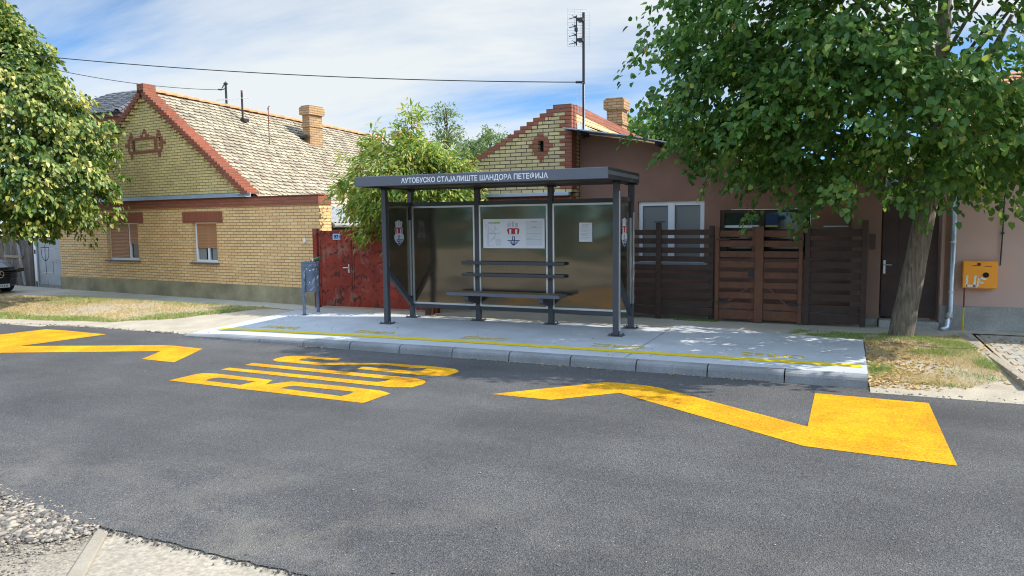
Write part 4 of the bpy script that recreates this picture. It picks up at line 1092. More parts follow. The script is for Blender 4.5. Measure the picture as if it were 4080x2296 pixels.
MB().lathe([(0, 0), (.046, 0), (.046, .012), (.034, .012), (.034, .002), (0, .002)], 20).build('meter_window', M['dark'], gb)
o = gb.children[-1]; o.rotation_euler = (math.pi / 2, 0, 0); o.location = (.085, -.013, .24)
MB().box(-.05, .0, -.02, -.012, .40, .45).build('lock', M['black'], gb)
MB().box(-.12, .0 - .055, -.0155, -.012, .395, .405).box(.06, .17, -.0155, -.012, .39, .40).build('vent_slot', M['doorwood'], gb)
MB().tube([(-.215, .08, .0), (-.215, .08, -.35)], .012, 8).build('supply_pipe', M['rust'], gb)
MB().tube([(-.215, .08, -.35), (-.215, .08, -.80)], .0125, 8).build('supply_pipe', M['yellow2'], gb)
uf = MB(); bq = lambda x, y: ((x - 445) * .00074, -.0135, (670 - y) * .00081)
for a, b_, w_ in (((186, 390), (168, 640), .030), ((165, 615), (345, 612), .036), ((352, 395), (330, 635), .030), ((436, 405), (393, 645), .030), ((430, 425), (572, 468), .034), ((428, 525), (515, 552), .030)):
    uf.bar(bq(*a), bq(*b_), w_, .0012, up=(0, 1, 0))
uf.build('graffiti', mat('white_spray', (.72, .68, .62), .7, .25, 14), gb)
cbx = thing('wall_conduit', 'black conduit running down the plaster to the gas box', 'conduit', (13.18, 5.06, 1.30))
MB().tube([(.012, 0, 1.75), (.01, 0, .55), (-.004, 0, .0)], .012, 6).build('conduit', M['black'], cbx)
for z in (.55, 1.3): MB().box(-.015, .035, -.016, .02, z, z + .03).build('clip', M['black'], cbx)
fl = thing('flue_pipe', 'brown open flue pipe with white elbow above the dark door', 'flue', (11.50, 5.0, 2.62))
d = V((.14, -.42, -.17)).normalized()
p0 = V((.0, -.28, -.02)); p1 = p0 + d * .36
MB().tube([p0, p1], .095, 20, cap=False).tube([p1, p0 + d * .02], .082, 20, cap=False).build('pipe', M['copper'], fl, smooth=True, fixn=False)
MB().tube([p0 + d * .05, p0 + d * .052], .0815, 20).build('pipe_inside', M['dark'], fl)
MB().tube([p0 - d * .0, p0 - d * .10, (-.05, -.10, .09), (-.06, .08, .16)], [.10, .10, .085, .085], 14).build('elbow', mat('white_enamel', (.55, .6, .66), .35, .1, 5), fl, smooth=True)
MB().box(-.16, .05, .06, .09, .05, .27).build('wall_plate', M['white'], fl)

# ------------------------------------------------------------------ slatted wooden fence and gates
def slatted(nm, label, x0, x1, m, nsl, z0, z1, posts, cat, diag=None, gap=.4):
    t = thing(nm, label, cat, ((x0 + x1) / 2, 4.8, .13))
    xo = (x0 + x1) / 2
    pitch = (z1 - z0) / nsl
    for k in range(nsl):
        za = z0 + k * pitch + random.uniform(-.006, .006); zb = za + pitch * (1 - gap * (.35 if k == 0 else 1))
        MB().box(x0 - xo, x1 - xo, -.012, .012, za, zb).build('slat', m, t, bevel=.004)
    for px, w_, zt, fy in posts:
        MB().box(px - xo - w_ / 2, px - xo + w_ / 2, -.055 if fy else .013, -.0125 if fy else .07, .02, zt).build('post', m, t, bevel=.006)
    if diag:
        for a, b_ in diag: MB().bar((a[0] - xo, .03, a[1]), (b_[0] - xo, .03, b_[1]), .03, .09, up=(0, 1, 0)).build('brace', m, t)
    return t
fa = slatted('slat_fence', 'dark stained slat fence section under the white window', 5.36, 8.31, M['darkwood'], 10, .10, 1.90, [(5.5, .10, 1.9, 0), (7.22, .11, 1.97, 1), (8.27, .10, 1.9, 0)], 'fence', gap=.38)
MB().box(7.13 - 6.835, 7.32 - 6.835, -.08, .06, 1.975, 1.995).build('post_cap', M['black'], fa)
g1 = slatted('slat_gate', 'reddish slat gate leaf hinged by the dark fence, nearer the white window', 8.36, 9.10, M['redwood'], 9, .06, 1.89, [(8.39, .07, 1.88, 1), (9.07, .07, 1.88, 0)], 'gate', [((8.45, .30), (9.02, .72))], .4)
g2 = slatted('slat_gate', 'reddish slat gate leaf with a wide middle post and orange edge board', 9.12, 9.98, M['redwood'], 9, .06, 1.89, [(9.18, .16, 1.88, 1), (9.93, .07, 1.90, 1)], 'gate', [((9.86, .20), (9.24, .82))], .4)
for g, hx in ((g1, .30), (g2, -.34)):
    MB().box(hx - .05, hx + .05, -.026, -.013, .90, 1.06).build('lock_plate', M['black'], g)
    for z in (.38, 1.62): MB().box((-.36 if g is g1 else .18), (-.10 if g is g1 else .42), -.062, -.056, z, z + .03).build('hinge', M['black'], g)
fb = slatted('slat_fence', 'dark stained slat fence section next to the brown door', 10.01, 11.06, M['darkwood'], 9, .06, 1.90, [(10.05, .09, 1.9, 1), (11.02, .10, 1.98, 1)], 'fence', gap=.36)
for z in (1.45,): MB().box(.55, .66, -.05, .04, z, z + .28).build('meter_box', M['doorwood'], fb)

# ------------------------------------------------------------------ left: concrete slab fence, steel post, old boards
cf = thing('concrete_fence', 'pale concrete panel fence with spray-painted trident', 'fence', (-13.2, 5.69, .12), math.atan2(-.105, 1))
for k in range(5):
    MB().box(-.70, .72, -.03, .03, .10 + k * .405, .10 + k * .405 + .397).build('panel', M['grey_render'], cf, bevel=.008)
MB().box(-.75, .8, -.05, .05, -.1, .097).build('base', M['plinth_grey'], cf)
g_ = MB()
def st(*p, w_=.028):
    for a, b_ in zip(p, p[1:]): g_.bar((a[0], -.032, a[1]), (b_[0], -.032, b_[1]), w_, .003, up=(0, 1, 0))
st((-.48, 1.335), (.02, 1.335)); st((-.47, 1.335), (-.44, 1.05), (-.34, .93), (-.22, .89)); st((.01, 1.335), (-.02, 1.06), (-.10, .94), (-.22, .89)); st((-.23, 1.42), (-.23, .85), (-.21, .45))
st((-.46, 1.66), (-.38, 1.73), (-.28, 1.70), (-.23, 1.60), w_=.016); st((-.34, 1.75), (-.34, 1.62), w_=.014); st((-.18, 1.60), (-.18, 1.76), (-.05, 1.76), w_=.016); st((-.18, 1.68), (-.08, 1.68), w_=.014); st((.05, 1.62), (.05, 1.78), w_=.014)
st((.12, .86), (.30, .86), w_=.014); st((.21, .86), (.21, .45), w_=.014); st((.36, .84), (.44, .86), w_=.012)
st((-.16, .22), (-.16, .02), w_=.012); st((-.25, .0), (-.02, .0), w_=.012)
g_.build('graffiti', M['ink_dark'], cf)
fp = thing('gate_post', 'white square steel gate post with a black lock', 'post', (-13.98, 5.76, .12), math.atan2(-.105, 1))
MB().box(-.075, .075, -.06, .06, 0, 1.85).build('shaft', M['white'], fp, bevel=.006)
MB().box(.085, .14, -.05, .05, 0, 1.8).build('frame', M['plinth_grey'], fp)
MB().box(-.04, .05, -.07, -.061, 1.12, 1.26).build('lock', M['black'], fp)
MB().box(-.03, .05, -.07, -.061, .0, .2).build('bolt', M['black'], fp)
bf = thing('board_fence', 'weathered grey upright board fence with a loose batten', 'fence', (-16.1, 5.98, .12), math.atan2(-.105, 1))
bm2 = [MB(), MB()]
x = -3.0; i = 0
while x < 2.0:
    w_ = random.uniform(.16, .24); tp = 1.75 + random.uniform(-.08, .10); ln_ = random.uniform(-.03, .03)
    bm2[i % 2].prism([(x, 0), (x + w_ - .012, 0), (x + w_ - .012 + ln_, tp), (x + ln_, tp)], -.012 + random.uniform(-.008, .008), .014, 'y')
    x += w_; i += 1
bm2[0].build('boards', M['oldwood'], bf); bm2[1].build('boards', mat('greyed_boards', (.17, .145, .12), .9, .3, 3, .3, 40), bf)
MB().bar((-3, .05, .5), (2, .05, .5), .05, .08).bar((-3, .05, 1.4), (2, .05, 1.4), .05, .08).build('rail', M['oldwood'], bf)
MB().bar((.1, -.05, 1.02), (1.3, -.05, 1.0), .03, .09).build('batten', M['soil'], bf)
MB().bar((1.0, -.04, 1.7), (1.45, -.10, .05), .06, .02).build('sunlit_gap_bar', M['grey_render'], bf)  # pale bar in place of a gap showing the sunlit yard

# ------------------------------------------------------------------ parked car, nose just inside the frame
car = thing('parked_car', 'black car nose with round emblem cut off by left edge', 'car', (-12.52, 3.66, .12))
prof = [(-4.4, .32), (-4.45, .75), (-4.3, .98), (-3.6, 1.05), (-2.9, 1.42), (-1.9, 1.48), (-1.35, 1.02), (-.35, .92), (-.06, .80), (.0, .55), (-.03, .24), (-.3, .18), (-4.1, .2)]
def carsec(y, k):
    out = []
    for x, z in prof:
        xx = x - (k ** 3) * (.50 if x > -1 else .0); zz2 = z
        if z > 1.05: zz2 = z
        out.append((xx, y * (.82 if z > 1.1 else 1), zz2))
    return out
secs = [carsec(.80 * t, abs(t)) for t in (-1, -.93, -.75, -.4, 0, .4, .75, .93, 1)]
n = len(prof); vs = [p for s in secs for p in s]; fs = []
for i in range(len(secs) - 1):
    for k in range(n): fs.append((i * n + k, i * n + (k + 1) % n, (i + 1) * n + (k + 1) % n, (i + 1) * n + k))
fs += [tuple(range(n)), tuple(range((len(secs) - 1) * n + n - 1, (len(secs) - 1) * n - 1, -1))]
cb_ = MB().add(vs, fs).build('body', M['carpaint'], car, bevel=.02, smooth=False)
gl = MB()
for k in range(4): gl.box(-.06, .012, -.52, .52, .50 + k * .065, .50 + k * .065 + .022)
gr2 = gl.build('grille', M['black'], car)
em = MB(); 
em.tube([(.022, .10 * math.cos(t), .60 + .10 * math.sin(t)) for t in [i * math.pi / 12 for i in range(25)]], .010, 6)
for a in (90, 210, 330): em.bar((.022, 0, .60), (.022, .095 * math.cos(R(a)), .60 + .095 * math.sin(R(a))), .012, .016, up=(1, 0, 0))
em.build('emblem', M['chrome'], gr2)
MB().box(-.02, .022, -.26, .26, .19, .30).build('number_plate', M['white'], car, bevel=.004)
pt_ = MB()
for k in range(9): pt_.box(.0221, .0235, -.22 + k * .05, -.20 + k * .05, .21, .28)
pt_.build('plate_marks', M['ink_dark'], car)
for s in (-1, 1):
    hl = MB().prism([(s * .50, .72), (s * .76, .76), (s * .77, .66), (s * .54, .62)], -.42, -.06, 'x').build('headlight', M['glass'], car)
    wx = -.85
    for wx in (-.85, -3.55):
        wl = MB().lathe([(.20, -.1), (.31, -.1), (.32, -.06), (.32, .06), (.31, .1), (.20, .1)], 24).build('wheel', M['rubber'], car)
        wl.rotation_euler = (math.pi / 2, 0, 0); wl.location = (wx, s * .66, .32)
        MB().lathe([(0, -.06), (.20, -.08), (.20, .08), (0, .06)], 18).build('rim', M['chrome'], wl)
MB().box(-2.9, -1.55, -.70, .70, 1.04, 1.40).build('windows', M['glass'], car)

# dark tiled house behind on the left
h5 = thing('tiled_house', 'house with dark grey tiled roof behind the left linden', 'house', (-23.2, 15.2, 0))
MB().box(-4.0, 1.55, 0, 6, 0, 7.4).build('wall', M['rbrick'], h5)
MB().box(-4.4, 1.9, -.35, 6.3, 7.4, 7.6).build('eaves', M['doorwood'], h5)
tile_roof('roof', M['tile_dark'], h5, (-2.6, 3, 9.35), (.35, 3, 9.35), (-4.5, -.45, 7.6), (2.0, -.45, 7.6), 14, 26)
MB().add([(.35, 3, 9.33), (2.0, -.45, 7.58), (2.0, 6.4, 7.58)], [(0, 1, 2)]).build('roof', M['tile_dark'], h5)
ridge('ridge_tiles', M['tile_dark'], h5, (-.4, 3, 9.38), (.40, 3, 9.38), 5, .12)
ridge('ridge_tiles', M['tile_dark'], h5, (.35, 3, 9.38), (2.0, -.45, 7.62), 12, .12)

# overhead cables
def sagline(a, b_, sag, n=24):
    a = V(a); b_ = V(b_)
    return [a + (b_ - a) * t - V((0, 0, sag * 4 * t * (1 - t))) for t in [i / n for i in range(n + 1)]]
c_ = thing('overhead_cable', 'long overhead cable from the left linden to the aerial mast', 'cable', (5.48, 5.06, 5.10))
PL = V((-9.6, .5, 6.55))
MB().tube([p - V((5.48, 5.06, 5.10)) for p in sagline(PL, (5.48, 5.06, 5.10), .22)], .011, 6).build('cable', M['cable'], c_)
MB().tube([(-.14, 0, .012), (.0, 0, .0)], .028, 6).build('clamp', M['black'], c_)
c_ = thing('service_cable', 'short slack cable from left linden down to the roof mast', 'cable', (-7.62, 7.9, 6.44))
MB().tube([p - V((-7.62, 7.9, 6.44)) for p in sagline((-9.6, .52, 6.75), (-7.62, 7.9, 6.44), .30)], .010, 6).build('cable', M['cable'], c_)
MB().tube([(-.03, -.1, .0), (.0, 0, .0)], .024, 6).build('clamp', M['black'], c_)

# ------------------------------------------------------------------ trees
def unit(a): return a / np.maximum(1e-9, np.linalg.norm(a, axis=1, keepdims=True))
def leaf_mesh(name, pos, tipdir, nrm, L, Wd, m, parent, tint, fold=.18, broad=True):
    n = len(pos)
    t = unit(tipdir); w_ = unit(np.cross(nrm, t)); nn = np.cross(t, w_)
    L = L[:, None]; Wd = Wd[:, None]
    if broad:
        c = [(0, 0), (.18, .46), (.62, .40), (1, 0), (.62, -.40), (.18, -.46)]
    else:
        c = [(0, 0), (.30, .42), (.65, .34), (1, 0), (.65, -.34), (.30, -.42)]
    V_ = np.empty((n, 6, 3))
    for i, (a, b_) in enumerate(c):
        droop = -.12 * a * a
        V_[:, i] = pos + t * L * a + w_ * Wd * b_ + nn * (abs(b_) * Wd * fold * 2 + droop * L)
    base = (np.arange(n) * 6)[:, None]
    f = np.concatenate([base + np.array([[0, 3, 2, 1]]), base + np.array([[0, 5, 4, 3]])], axis=0)
    return np_mesh(name, V_.reshape(-1, 3), f, m, parent, np.repeat(tint, 6))

def make_crown(parent, centers, radii, per, L0, W0, m, tintf, hang=.6, broad=True, name='crown', keep=None, sprays=5, rs=.22, align=.38, stint=.05):
    """each cluster carries several sprays: flat fans of leaves that lie roughly in one plane"""
    P = []; T = []; Nn = []; St = []
    cen = centers.mean(axis=0)
    for c, r_ in zip(centers, radii):
        for q_ in range(sprays):
            d = RNG.normal(size=3) * np.array([r_, r_, r_ * .6]) * .5
            sc_ = c + d
            out = (sc_ - cen) * np.array([1, 1, .5]); out /= max(1e-6, np.linalg.norm(out))
            sn = np.array([0, 0, .75]) + out * .55 + RNG.normal(size=3) * .38; sn /= np.linalg.norm(sn)
            a = np.cross(sn, [0.3, .2, 1.0] if abs(sn[2]) < .9 else [1, 0, 0]); a /= np.linalg.norm(a); b_ = np.cross(sn, a)
            k = max(2, int(per / sprays * RNG.uniform(.6, 1.4)))
            ang = RNG.uniform(0, 2 * math.pi, k); rr = rs * np.sqrt(RNG.uniform(0, 1, k)) * RNG.uniform(.7, 1.4)
            off2 = (np.cos(ang) * rr)[:, None] * a + (np.sin(ang) * rr)[:, None] * b_
            pp = sc_ + off2 + RNG.normal(size=(k, 3)) * .045
            pp[:, 2] -= rr * rr / max(rs, .01) * .5
            td = off2 / rs * .7 + out * .55 + RNG.normal(size=(k, 3)) * .35 + np.array([0, 0, -hang])
            nr = sn + RNG.normal(size=(k, 3)) * align
            P.append(pp); T.append(td); Nn.append(nr); St.append(np.full(k, RNG.normal(0, stint)))
    P = np.concatenate(P); T = np.concatenate(T); Nn = np.concatenate(Nn); St = np.concatenate(St)
    if keep is not None:
        k = keep(P); P, T, Nn, St = P[k], T[k], Nn[k], St[k]
    n = len(P)
    L = L0 * RNG.uniform(.65, 1.3, n); W_ = W0 * RNG.uniform(.75, 1.25, n)
    tint = np.clip(tintf(P) + St, 0, .5)
    off = np.array(parent.location) if parent is not None else np.zeros(3)
    return leaf_mesh(name, P - off, T, Nn, L, W_, m, parent, tint, broad=broad)

def limbs(mb, start, targets, r0_, bend=.25, off=V((0, 0, 0)), n=5):
    for (s, rs_, tgt, re_) in targets:
        s = V(s); tgt = V(tgt); pts = []; rad = []
        mid = (s + tgt) / 2 + V((random.uniform(-1, 1), random.uniform(-1, 1), random.uniform(.2, 1))) * bend
        for i in range(n + 1):
            t = i / n; p = s * (1 - t) ** 2 + mid * 2 * t * (1 - t) + tgt * t * t
            pts.append(p - off); rad.append(rs_ * (1 - t) + re_ * t)
        mb.tube(pts, rad, 6)

# --- right linden
tr_ = thing('linden_tree', 'leaning linden with dark green crown overhanging the platform end', 'tree', (11.60, 3.85, .05))
off = V((11.60, 3.85, .05))
tk = MB()
tp = [(11.58, 3.85, -.05), (11.60, 3.85, .12), (11.64, 3.85, .5), (11.72, 3.86, 1.0), (11.83, 3.88, 1.8), (11.93, 3.88, 2.5), (11.98, 3.85, 3.3), (12.02, 3.8, 4.2), (12.05, 3.75, 5.4), (12.05, 3.7, 7.2)]
tra = [.25, .205, .19, .178, .168, .162, .14, .12, .09, .03]
pts2 = []; rad2 = []
for i in range(len(tp) - 1):
    for j in range(4):
        t = j / 4; pts2.append(V(tp[i]) * (1 - t) + V(tp[i + 1]) * t - off); rad2.append((tra[i] * (1 - t) + tra[i + 1] * t) * random.uniform(.97, 1.03))
tk.tube(pts2, rad2, 18)
cen = np.array([11.95, 3.3, 5.3]); rad3 = np.array([4.2, 3.2, 3.5])
ctr = []
while len(ctr) < 285:
    d = RNG.normal(size=3); d /= np.linalg.norm(d)
    rr = RNG.uniform(.38, 1.0) ** .55
    p = cen + d * rr * rad3
    if p[2] < 2.55 + RNG.uniform(0, .5): continue
    if p[2] < 3.2 and RNG.uniform() < .45: continue
    if p[2] > 5.2 and p[1] > 2.6 and RNG.uniform() < .5: continue
    if p[0] > 12.6 and p[2] > 3.5 and RNG.uniform() < .55: continue
    if p[1] > 4.0 and RNG.uniform() < .4: continue
    ctr.append(p)
# hanging branches that reach low over the platform and over the pavement
for (x, y, z) in [(9.3, 3.3, 2.75), (9.4, 3.2, 2.5), (9.6, 3.5, 2.9), (9.1, 3.0, 3.0), (8.8, 2.6, 3.3), (9.3, 2.7, 3.05), (9.8, 3.4, 3.1), (9.7, 2.8, 3.3), (8.5, 2.4, 3.8), (9.0, 3.4, 3.5), (10.2, 3.3, 3.0), (10.5, 3.2, 2.85), (10.9, 3.2, 2.85), (11.3, 3.1, 2.9), (11.7, 2.9, 2.85), (10.2, 2.6, 3.2), (12.3, 2.9, 2.75), (12.7, 3.0, 2.8), (13.0, 3.2, 2.8), (13.3, 3.4, 2.85), (12.6, 2.4, 2.85), (13.6, 3.2, 3.0), (12.0, 2.4, 2.9), (11.2, 2.2, 3.1), (8.2, 1.8, 4.4), (8.1, 2.2, 4.9), (7.9, 1.6, 5.2), (8.2, 1.2, 5.0)]:
    ctr.append(np.array([x + (.3 if z < 3.9 and x < 10 else .0), y, z + .06]))
for _ in range(66):
    ctr.append(np.array([RNG.uniform(9.2, 13.4), RNG.uniform(.9, 2.7), RNG.uniform(3.2, 6.4)]))
for _ in range(26):
    ctr.append(np.array([RNG.uniform(11.2, 14.2), RNG.uniform(2.0, 3.4), RNG.uniform(2.75, 3.3)]))
for _ in range(22):
    ctr.append(np.array([RNG.uniform(8.0, 10.0), RNG.uniform(1.6, 3.2), RNG.uniform(3.3, 4.6)]))
def sunny(c):   # the crown is open towards the sun: the verge and the right end of the platform are lit
    sx_ = c[0] - .956 * (c[2] - .1); sy_ = c[1] - .265 * (c[2] - .1)
    if sx_ > 10.7 or sy_ < -.75 or (sx_ > 9.3 and sy_ < 1.0): return True
    if c[0] < 10.67 - .2548 * (c[1] + 10.19) + .42 + RNG.uniform(-.12, .15): return True
    return sx_ > 5.0 and RNG.uniform() < .28
ctr = np.array([c for c in ctr if not sunny(c)])
tg = []
for k in range(44):
    c = ctr[RNG.integers(len(ctr))]
    zs = min(max(2.6 + (c[2] - 2.6) * .45, 2.6), 6.4)
    i = zs
    tx_ = 11.93 + (zs - 2.5) * .03
    tg.append(((tx_, 3.86, zs), .075 if k < 16 else .035, tuple(c), .008))
tg += [((11.97, 3.85, 3.0), .11, (12.9, 3.4, 5.2), .03), ((11.97, 3.85, 3.1), .09, (13.9, 2.8, 4.2), .02), ((11.95, 3.85, 2.9), .08, (9.6, 3.2, 3.9), .015), ((12.0, 3.85, 3.6), .09, (10.6, 2.6, 5.6), .02)]
limbs(tk, None, tg, 0, .35, off)
tk.build('trunk', M['bark'], tr_, smooth=True)
tw_ = MB()
t_r = lambda P: np.clip(RNG.normal(.10, .10, len(P)) + (RNG.uniform(size=len(P)) < .05) * .38 + .10 * np.clip((P[:, 0] - 11.8) / 2, -1, 1), 0, .5)
make_crown(tr_, ctr, RNG.uniform(.5, .85, len(ctr)), 150, .104, .094, M['leaf_right'], t_r, .5, sprays=5, rs=.22, stint=.06)

# --- left linden
tl_ = thing('linden_tree', 'bushy linden with sunlit yellowing leaves at the left edge', 'tree', (-10.3, 1.95, .05))
off = V((-10.3, 1.95, .05))
tk = MB(); tk.tube([V((0, 0, -.05)), V((.02, 0, 1)), V((.05, 0, 2.4)), V((.02, .05, 4.5)), V((0, 0, 7.4))], [.24, .18, .16, .10, .02], 12)
ctr = []
def rprof(z): return lerp_tab(z, [(1.7, 1.6), (2.1, 2.6), (2.9, 4.2), (3.6, 4.4), (4.4, 4.0), (5.1, 3.7), (6.0, 2.9), (6.8, 2.2), (7.8, 1.1), (8.3, .3)])
while len(ctr) < 360:
    z = RNG.uniform(2.35, 8.3); a = RNG.uniform(0, 2 * math.pi)
    if math.cos(a) < -.35: continue
    rr = rprof(z) * (RNG.uniform(.35, 1) ** .5) - .35
    y_ = rr * math.sin(a) * .62
    ctr.append(np.array([-10.0 + rr * math.cos(a), 1.95 + y_, z - .12 * rr * .5]))
ctr = np.array(ctr)
tg = []
for k in range(30):
    c = ctr[RNG.integers(len(ctr))]; zs = max(2.0, 2.0 + (c[2] - 2.2) * .7)
    tg.append(((-10.26, 1.95, zs), .05, tuple(c), .008))
limbs(tk, None, tg, 0, .3, off)
tk.build('trunk', M['bark'], tl_, smooth=True)
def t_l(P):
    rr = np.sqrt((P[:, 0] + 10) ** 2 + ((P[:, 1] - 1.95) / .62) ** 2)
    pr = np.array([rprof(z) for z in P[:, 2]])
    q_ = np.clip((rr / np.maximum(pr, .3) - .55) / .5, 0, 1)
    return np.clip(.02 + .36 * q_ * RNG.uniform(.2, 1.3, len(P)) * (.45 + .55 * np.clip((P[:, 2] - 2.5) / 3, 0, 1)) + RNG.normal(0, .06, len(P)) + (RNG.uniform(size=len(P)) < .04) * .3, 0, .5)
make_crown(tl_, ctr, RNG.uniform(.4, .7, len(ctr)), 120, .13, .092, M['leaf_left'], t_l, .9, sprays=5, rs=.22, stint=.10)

# --- peach tree behind the red gate
pe = thing('peach_tree', 'peach tree with drooping narrow leaves behind the shelter', 'tree', (1.1, 4.75, .1))
off = V((1.1, 4.75, .1)); tk = MB()
tk.tube([V((0, 0, -.05)), V((.05, 0, .8)), V((0, -.05, 1.6)), V((.1, -.1, 2.6)), V((.25, -.1, 3.6))], [.11, .09, .08, .05, .015], 10)
ctr = []
cen = np.array([1.6, 4.30, 2.85])
while len(ctr) < 135:
    d = RNG.normal(size=3); d /= np.linalg.norm(d)
    rr = RNG.uniform(.25, 1) ** .5
    p = cen + d * rr * np.array([1.75, .8, 1.15])
    if p[2] < 1.75: continue
    if p[1] < 3.3 or p[0] < .15 or (p[0] < .7 and p[2] < 2.4): continue
    ctr.append(p)
for (x, z) in [(1.75, 4.5), (1.85, 4.7), (1.6, 4.3), (1.65, 4.1), (1.5, 3.95), (.75, 4.25), (.6, 4.05), (.75, 3.9), (1.9, 4.0), (2.3, 3.7), (2.6, 3.55), (2.9, 3.35), (3.1, 3.15), (.1, 3.35), (-.05, 3.1), (.0, 2.85), (.1, 2.6), (.25, 2.4), (.3, 2.2), (.5, 2.0), (.65, 1.85), (.75, 1.7), (3.1, 2.75), (2.9, 2.6), (2.6, 2.55), (2.2, 2.5), (1.8, 2.6)]:
    ctr.append(np.array([x, 4.15 + RNG.uniform(-.3, .25), z]))
ctr = np.array(ctr)
tg = []
for k in range(46):
    c = ctr[RNG.integers(len(ctr))] if k < 26 else ctr[135 + (k - 26) % 27]
    zs = min(max(1.4, c[2] - .8), 3.2)
    tg.append(((1.12 + (zs - 1) * .06, 4.68, zs), .028, tuple(c), .005))
limbs(tk, None, tg, 0, .2, off)
tk.build('trunk', M['twig'], pe, smooth=True)
t_p = lambda P: np.clip(RNG.normal(.10, .09, len(P)) + (RNG.uniform(size=len(P)) < .17) * .32, 0, .5)
make_crown(pe, ctr, np.concatenate([RNG.uniform(.35, .55, 135), RNG.uniform(.18, .32, 27)]), 84, .15, .055, M['leaf_peach'], t_p, .55, broad=False, sprays=7, rs=.15, align=.6, keep=lambda P: ~((P[:, 1] > 4.84) & (P[:, 0] > 1.7)))

# --- trees far behind
def far_tree(label, x, y, z0, cz, rx, rz_, ncl, per, m, L, holes=1.0, nm='robinia_tree', dark=.0):
    t = thing(nm, label, 'tree', (x, y, 0))
    mb = MB(); mb.tube([V((0, 0, 0)), V((.1, 0, cz * .5)), V((0, 0, cz + rz_ * .7))], [.20, .13, .03], 8)
    cc = []
    while len(cc) < ncl:
        d = RNG.normal(size=3); d /= np.linalg.norm(d)
        cc.append(np.array([x, y, cz]) + d * (RNG.uniform(.2, 1) ** .5) * np.array([rx, rx, rz_]))
    cc = np.array(cc)
    tg = [((x + random.uniform(-.05, .05), y, max(z0, c[2] - rz_ * .6)), .05, tuple(c), .012) for c in cc[::3]]
    limbs(mb, None, tg, 0, .2, V((x, y, 0)))
    mb.build('trunk', M['twig'], t, smooth=True)
    make_crown(t, cc, RNG.uniform(.35, .7, len(cc)) * holes, per, L, L * .6, m, lambda P: np.clip(RNG.normal(.15, .12, len(P)), 0, .5), .3)
    return t
far_tree('airy tall robinia far behind the peach tree', -7.3, 22, 3, 6.85, .70, 1.15, 34, 36, M['leaf_far'], .13)
far_tree('round distant tree low on the skyline left of stepped gable', -4.9, 22, 2, 5.5, 1.45, .95, 60, 70, M['leaf_far'], .14)
far_tree('distant tree mostly hidden between peach tree and round tree', -7.3, 24, 2, 5.2, 1.2, 1.0, 36, 60, M['leaf_far'], .14)
far_tree('sunlit light green tree behind the brown annexe roof', 3.9, 17, 2, 4.6, 1.9, 1.35, 85, 95, M['leaf_back'], .20, nm='walnut_tree')
far_tree('light green tree half hidden by the dark linden crown', 6.9, 16, 2, 4.3, 1.8, 1.3, 70, 95, M['leaf_back'], .20, nm='walnut_tree')

# treeline across the street, behind the viewer
cc = np.stack([RNG.uniform(-40, 45, 420), RNG.uniform(-27, -24, 420), RNG.uniform(.5, 7.5, 420)], 1)
o = make_crown(None, cc, RNG.uniform(1.2, 2.0, 420), 26, .8, .6, M['leaf_right'], lambda P: np.clip(RNG.normal(.1, .1, len(P)), 0, .5), .4, name='treeline')
tag(o, kind='stuff')

# ------------------------------------------------------------------ grass, weeds, litter, stones
def in_poly(P, poly):
    x, y = P[:, 0], P[:, 1]; c = np.zeros(len(P), bool); j = len(poly) - 1
    for i in range(len(poly)):
        xi, yi = poly[i]; xj, yj = poly[j]
        c ^= ((yi > y) != (yj > y)) & (x < (xj - xi) * (y - yi) / (yj - yi + 1e-12) + xi); j = i
    return c
def nz2(P, s, ph=0):
    return (np.sin(P[:, 0] * s + 1.7 * np.sin(P[:, 1] * s * .7 + ph)) + np.sin(P[:, 1] * s * 1.3 + ph + 1.3 * np.sin(P[:, 0] * s * .6)) + np.sin((P[:, 0] + P[:, 1]) * s * .45 + ph * 2)) / 3
def scatter(poly, n):
    a = np.array(poly); lo = a.min(0); hi = a.max(0); out = np.empty((0, 2))
    while len(out) < n:
        p = RNG.uniform(lo, hi, (n, 2)); out = np.concatenate([out, p[in_poly(p, poly)]])
    return out[:n]
def blades(name, P, zf, h, wd, m, lean=.7, tint=0.0):
    n = len(P); z = np.array([zf(x, y) for x, y in P])
    b0 = np.stack([P[:, 0], P[:, 1], z - .004], 1)
    a = RNG.uniform(0, 2 * math.pi, n); H = h * RNG.uniform(.4, 1.4, n)
    sd_ = np.stack([np.cos(a), np.sin(a), np.zeros(n)], 1) * wd / 2
    la = RNG.uniform(0, 2 * math.pi, n); ll = H * lean * RNG.uniform(.2, 1.4, n)
    tip = b0 + np.stack([np.cos(la) * ll, np.sin(la) * ll, H * .75], 1)
    mid = b0 * .5 + tip * .5 + np.array([0, 0, 1]) * (H * .16)[:, None]
    Vv = np.stack([b0 - sd_, b0 + sd_, mid + sd_ * .8, tip, mid - sd_ * .8], 1)
    base = (np.arange(n) * 5)[:, None]
    f = np.concatenate([base + np.array([[0, 1, 2, 4]])], 0)
    f3 = base + np.array([[4, 2, 3, 3]])
    Vq = Vv.reshape(-1, 3)
    o = np_mesh(name, np.concatenate([Vv[:, :4], ], 1).reshape(-1, 3) if False else Vq, f, m, None, np.repeat(np.clip(RNG.normal(tint, .08, n), 0, .5), 5))
    return o
